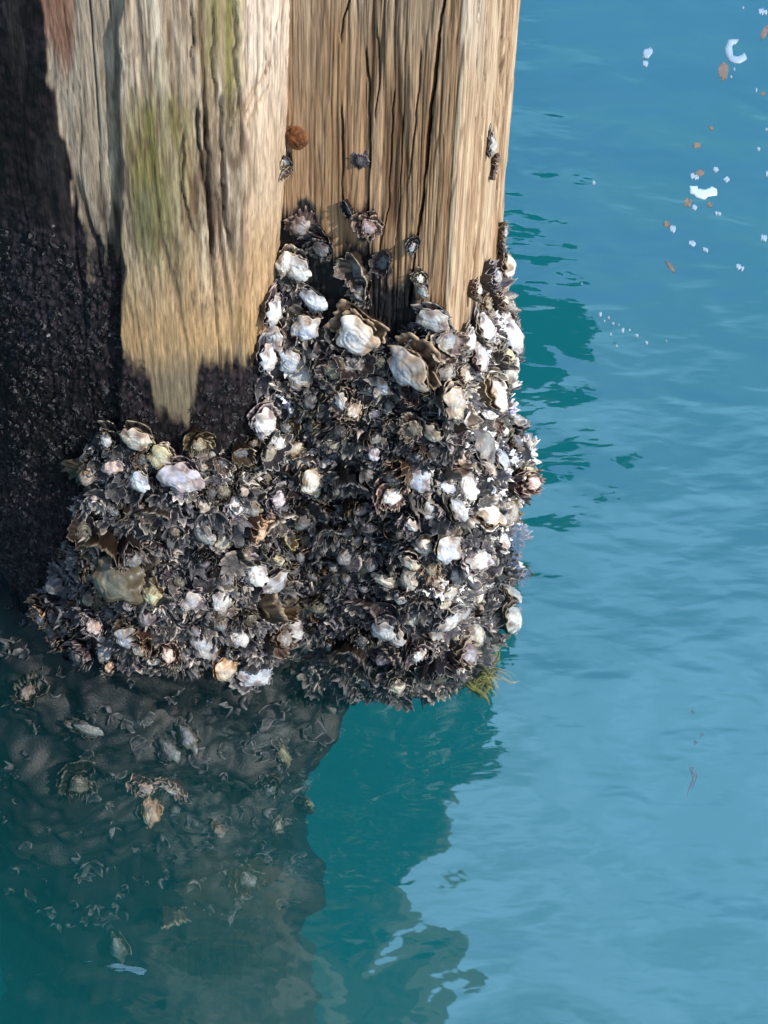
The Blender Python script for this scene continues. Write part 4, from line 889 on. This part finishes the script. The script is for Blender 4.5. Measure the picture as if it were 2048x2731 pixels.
# ------------------------------------------------------------------ foam and scum on the surface
def blob(name, label, cat, u, v, w, h, rot, mat, col, seed, group, thick=.004, spine=None):
    rg = np.random.default_rng(seed); c = onz(u, v, .0); k = px2m(c)
    fy = 1/math.sin(math.radians(45))
    if spine is None: spine = [(-w*.30, 0), (w*.30, 0)]; wid = h*.5
    else: wid = w
    # outline as a lumpy tube round a spine, lying on the water
    sp = np.array(spine, float); tt = np.linspace(0, len(sp)-1, 14); cx = np.interp(tt, range(len(sp)), sp[:, 0]); cy = np.interp(tt, range(len(sp)), sp[:, 1])
    tx, ty = np.gradient(cx), np.gradient(cy); nl = np.hypot(tx, ty)+1e-6; nx, ny = -ty/nl, tx/nl
    prof = np.sqrt(np.clip(1-(2*np.linspace(0, 1, 14)-1)**4, 0, 1))*wid*(1+(.14 if len(sp) > 2 else .30)*rg.normal(0, 1, 14))
    up = np.linspace(-1, 1, 7); V, col_ = [], []
    for a in range(14):
        for e in up:
            x = cx[a]+nx[a]*prof[a]*e; y = cy[a]+ny[a]*prof[a]*e
            cr, sr = math.cos(rot), math.sin(rot); X, Y = (x*cr-y*sr)*k, -(x*sr+y*cr)*k*fy
            V.append((c[0]+X, c[1]+Y, .0015+thick*(1-e*e)*.85))
            col_.append(np.array(col)*rg.uniform(.9, 1.05))
    V = np.array(V); nv = len(V); lowr = V.copy(); lowr[:, 2] = -.0015
    F = grid_faces(14, 7, False)[:, ::-1]; Fb = (grid_faces(14, 7, False)+nv)
    ring = [i for i in range(7)]+[a*7+6 for a in range(1, 14)]+[13*7+i for i in range(5, -1, -1)]+[a*7 for a in range(12, 0, -1)]
    ring = np.array(ring); r2 = np.roll(ring, -1); side = np.stack([ring, r2, r2+nv, ring+nv], -1)
    me = np_mesh(name, np.vstack([V, lowr]), [F, Fb, side], np.vstack([np.array(col_)]*2), mat=mat)
    o = link(name, me); o.color = (1, 1, 1, 1); tag(o, label, cat, group); return o
FW = (.40, .50, .58); G1 = 'foam flecks floating on the open water'
blob('foam_patch', 'big white C shaped foam patch on the blue water', 'foam', 1958, 141, 10, 0, 0, M_FOAM, FW, 1, G1, spine=[(16, -38), (-8, -32), (-16, -4), (-12, 18), (6, 24), (24, 14), (24, 2)])
for i, (u, v, w, h, r, lab) in enumerate([
    (1727, 142, 36, 30, .6, 'angular foam patch, leftmost of the upper foam'), (1721, 170, 26, 15, .3, 'oval foam fleck just under the angular patch'), (2034, 32, 40, 18, .2, 'foam patch cut by the upper right corner'),
    (1909, 453, 24, 13, .5, 'oval foam fleck above the big triangle'), (1938, 480, 22, 14, .9, 'bent foam fleck right of the big triangle'), (1852, 472, 40, 14, .35, 'long foam fleck with brown edge over the triangle'),
    (1852, 554, 22, 13, .6, 'foam fleck just below the big triangle'), (1914, 570, 30, 9, .15, 'thin foam sliver right below the triangle'), (1794, 611, 28, 16, .3, 'foam fleck with dark centre left of the others'),
    (1846, 650, 32, 14, .3, 'brownish foam fleck, left of a touching pair'), (1881, 667, 26, 11, .4, 'pale foam fleck, right of a touching pair'), (1973, 714, 38, 14, .5, 'foam sliver, lowest of the large flecks'),
    (2037, 635, 28, 18, .3, 'oval foam patch at the right picture edge'), (2023, 398, 14, 9, .5, 'small foam fleck near the right edge'), (1584, 488, 13, 9, .2, 'lone small foam fleck near the post'),
    (2017, 241, 7, 13, .2, 'tiny upright foam fleck under the C shape'), (1982, 22, 7, 9, .2, 'tiny foam dot at the very top'), (1958, 186, 7, 14, .1, 'tiny foam tail under the C shape'), (1950, 206, 7, 8, .2, 'tiny foam dot beside the brown film'),
    (2044, 346, 9, 9, .2, 'tiny foam dot at the right edge, upper'), (2045, 464, 10, 16, .2, 'tiny foam dot at the right edge, middle')]):
    blob('foam_patch', lab, 'foam', u, v, w, h, r, M_FOAM, FW, 30+i, G1, .0025)
blob('foam_patch', 'largest triangular blue white foam patch', 'foam', 1866, 512, 13, 0, 0, M_FOAM, (.66, .76, .84), 77, G1, .002, spine=[(-26, -14), (-8, 2), (4, 8), (34, -2), (46, -8)])
for i, (u, v, w, h) in enumerate([(1601, 839, 13, 10), (1623, 849, 10, 7), (1635, 864, 11, 8), (1661, 882, 12, 10), (1679, 882, 8, 6), (1698, 896, 14, 9), (1724, 915, 14, 7), (1644, 924, 10, 5), (1629, 893, 9, 6), (1777, 912, 6, 4), (1551, 758, 6, 4), (1612, 858, 7, 5), (1650, 868, 6, 5)]):
    blob('foam_bubble', 'tiny white bubble in the slanting row right of the shell clad post', 'bubble', u, v, w, h, .4, M_FOAM, FW, 60+i, 'bubbles in a slanting row', .003)
SB = (.34, .17, .05)
for i, (u, v, w, h, lab) in enumerate([(1929, 190, 46, 44, 'largest brown film under the C shaped foam'), (1858, 388, 24, 20, 'brown film spot between the upper and lower foam'), (1896, 341, 18, 12, 'small brown film spot, highest of the middle ones'),
    (1834, 541, 34, 20, 'brown film left below the triangular foam'), (1893, 546, 26, 12, 'brown film right below the triangular foam'), (1788, 711, 20, 26, 'lowest brown film spot'), (2040, 85, 26, 46, 'brown film at the upper right edge'), (1778, 598, 24, 16, 'brown film beside the dark centred foam fleck'), (1866, 462, 44, 14, 'brown film above the triangular foam'), (2035, 250, 16, 12, 'faint brown film near the right edge')]):
    blob('brown_film', lab, 'film', u, v, w, h, .2+i*1.1, M_FILM, SB, 90+i, 'brown films beside the foam', .0006)

# ------------------------------------------------------------------ jetty out of view, added and shaped for its reflection in the sea
def unseen_deck():
    Z = 2.55
    def mir(u, v):
        w = onz(u, v, 0); d = w-CAM; d = d*np.array([1, 1, -1]); return w+d*(Z/d[2])
    A, B, Cc, Dd = mir(1560, 1040), mir(1470, 1165), mir(1000, 1165), mir(1370, 680)
    xl = mir(420, 2400)[0]
    r = thing('reflection_deck', 'dark timber wharf deck on piles, added for its reflection in the water', 'unseen')
    def slab(name, poly, z0, z1, col, bev=0):
        n = len(poly); V = [(p[0], p[1], z0) for p in poly]+[(p[0], p[1], z1) for p in poly]
        m, t, pb = mat_new('unseen_deck_timber'); pb.inputs['Roughness'].default_value = .85
        nz = node(t, 'ShaderNodeTexNoise'); nz.inputs['Scale'].default_value = 8; cr = node(t, 'ShaderNodeValToRGB')
        cr.color_ramp.elements[0].color = (*[c*.6 for c in col], 1); cr.color_ramp.elements[1].color = (*col, 1)
        t.links.new(nz.outputs[0], cr.inputs[0]); t.links.new(cr.outputs[0], pb.inputs['Base Color'])
        bt = np.array([list(range(n))[::-1], [n+i for i in range(n)]]); sd = np.array([(i, (i+1) % n, n+(i+1) % n, n+i) for i in range(n)])
        link(name, np_mesh(name, np.array(V), [bt, sd], smooth=False, mat=m), r)
    E1 = mir(1540, 850); E2 = mir(1460, 720)
    bk = Dd[1]+.1
    poly = [Dd, E2, E1, A, B, Cc, np.array((xl, Cc[1]-.05, Z)), np.array((xl, 2.69, Z)), np.array((-5.0, 2.69, Z)), np.array((-5.0, bk, Z))]
    n = len(poly); area = sum(poly[i][0]*poly[(i+1) % n][1]-poly[(i+1) % n][0]*poly[i][1] for i in range(n))
    if area < 0: poly = poly[::-1]
    slab('deck', poly, Z, Z+.14, (.10, .08, .06))
    for x, y in ((-.05, 5.8), (-1.0, 4.3), (-3.4, 4.2), (-3.4, 5.9)):
        th = [2*math.pi*k/14 for k in range(14)]
        slab('support_pile', [(x+.13*math.cos(t_), y+.13*math.sin(t_)) for t_ in th], -6.3, Z-.003, (.07, .06, .05))
unseen_deck()
print('oysters', CNT['n'], 'verts', sum(len(m.vertices) for m in bpy.data.meshes))
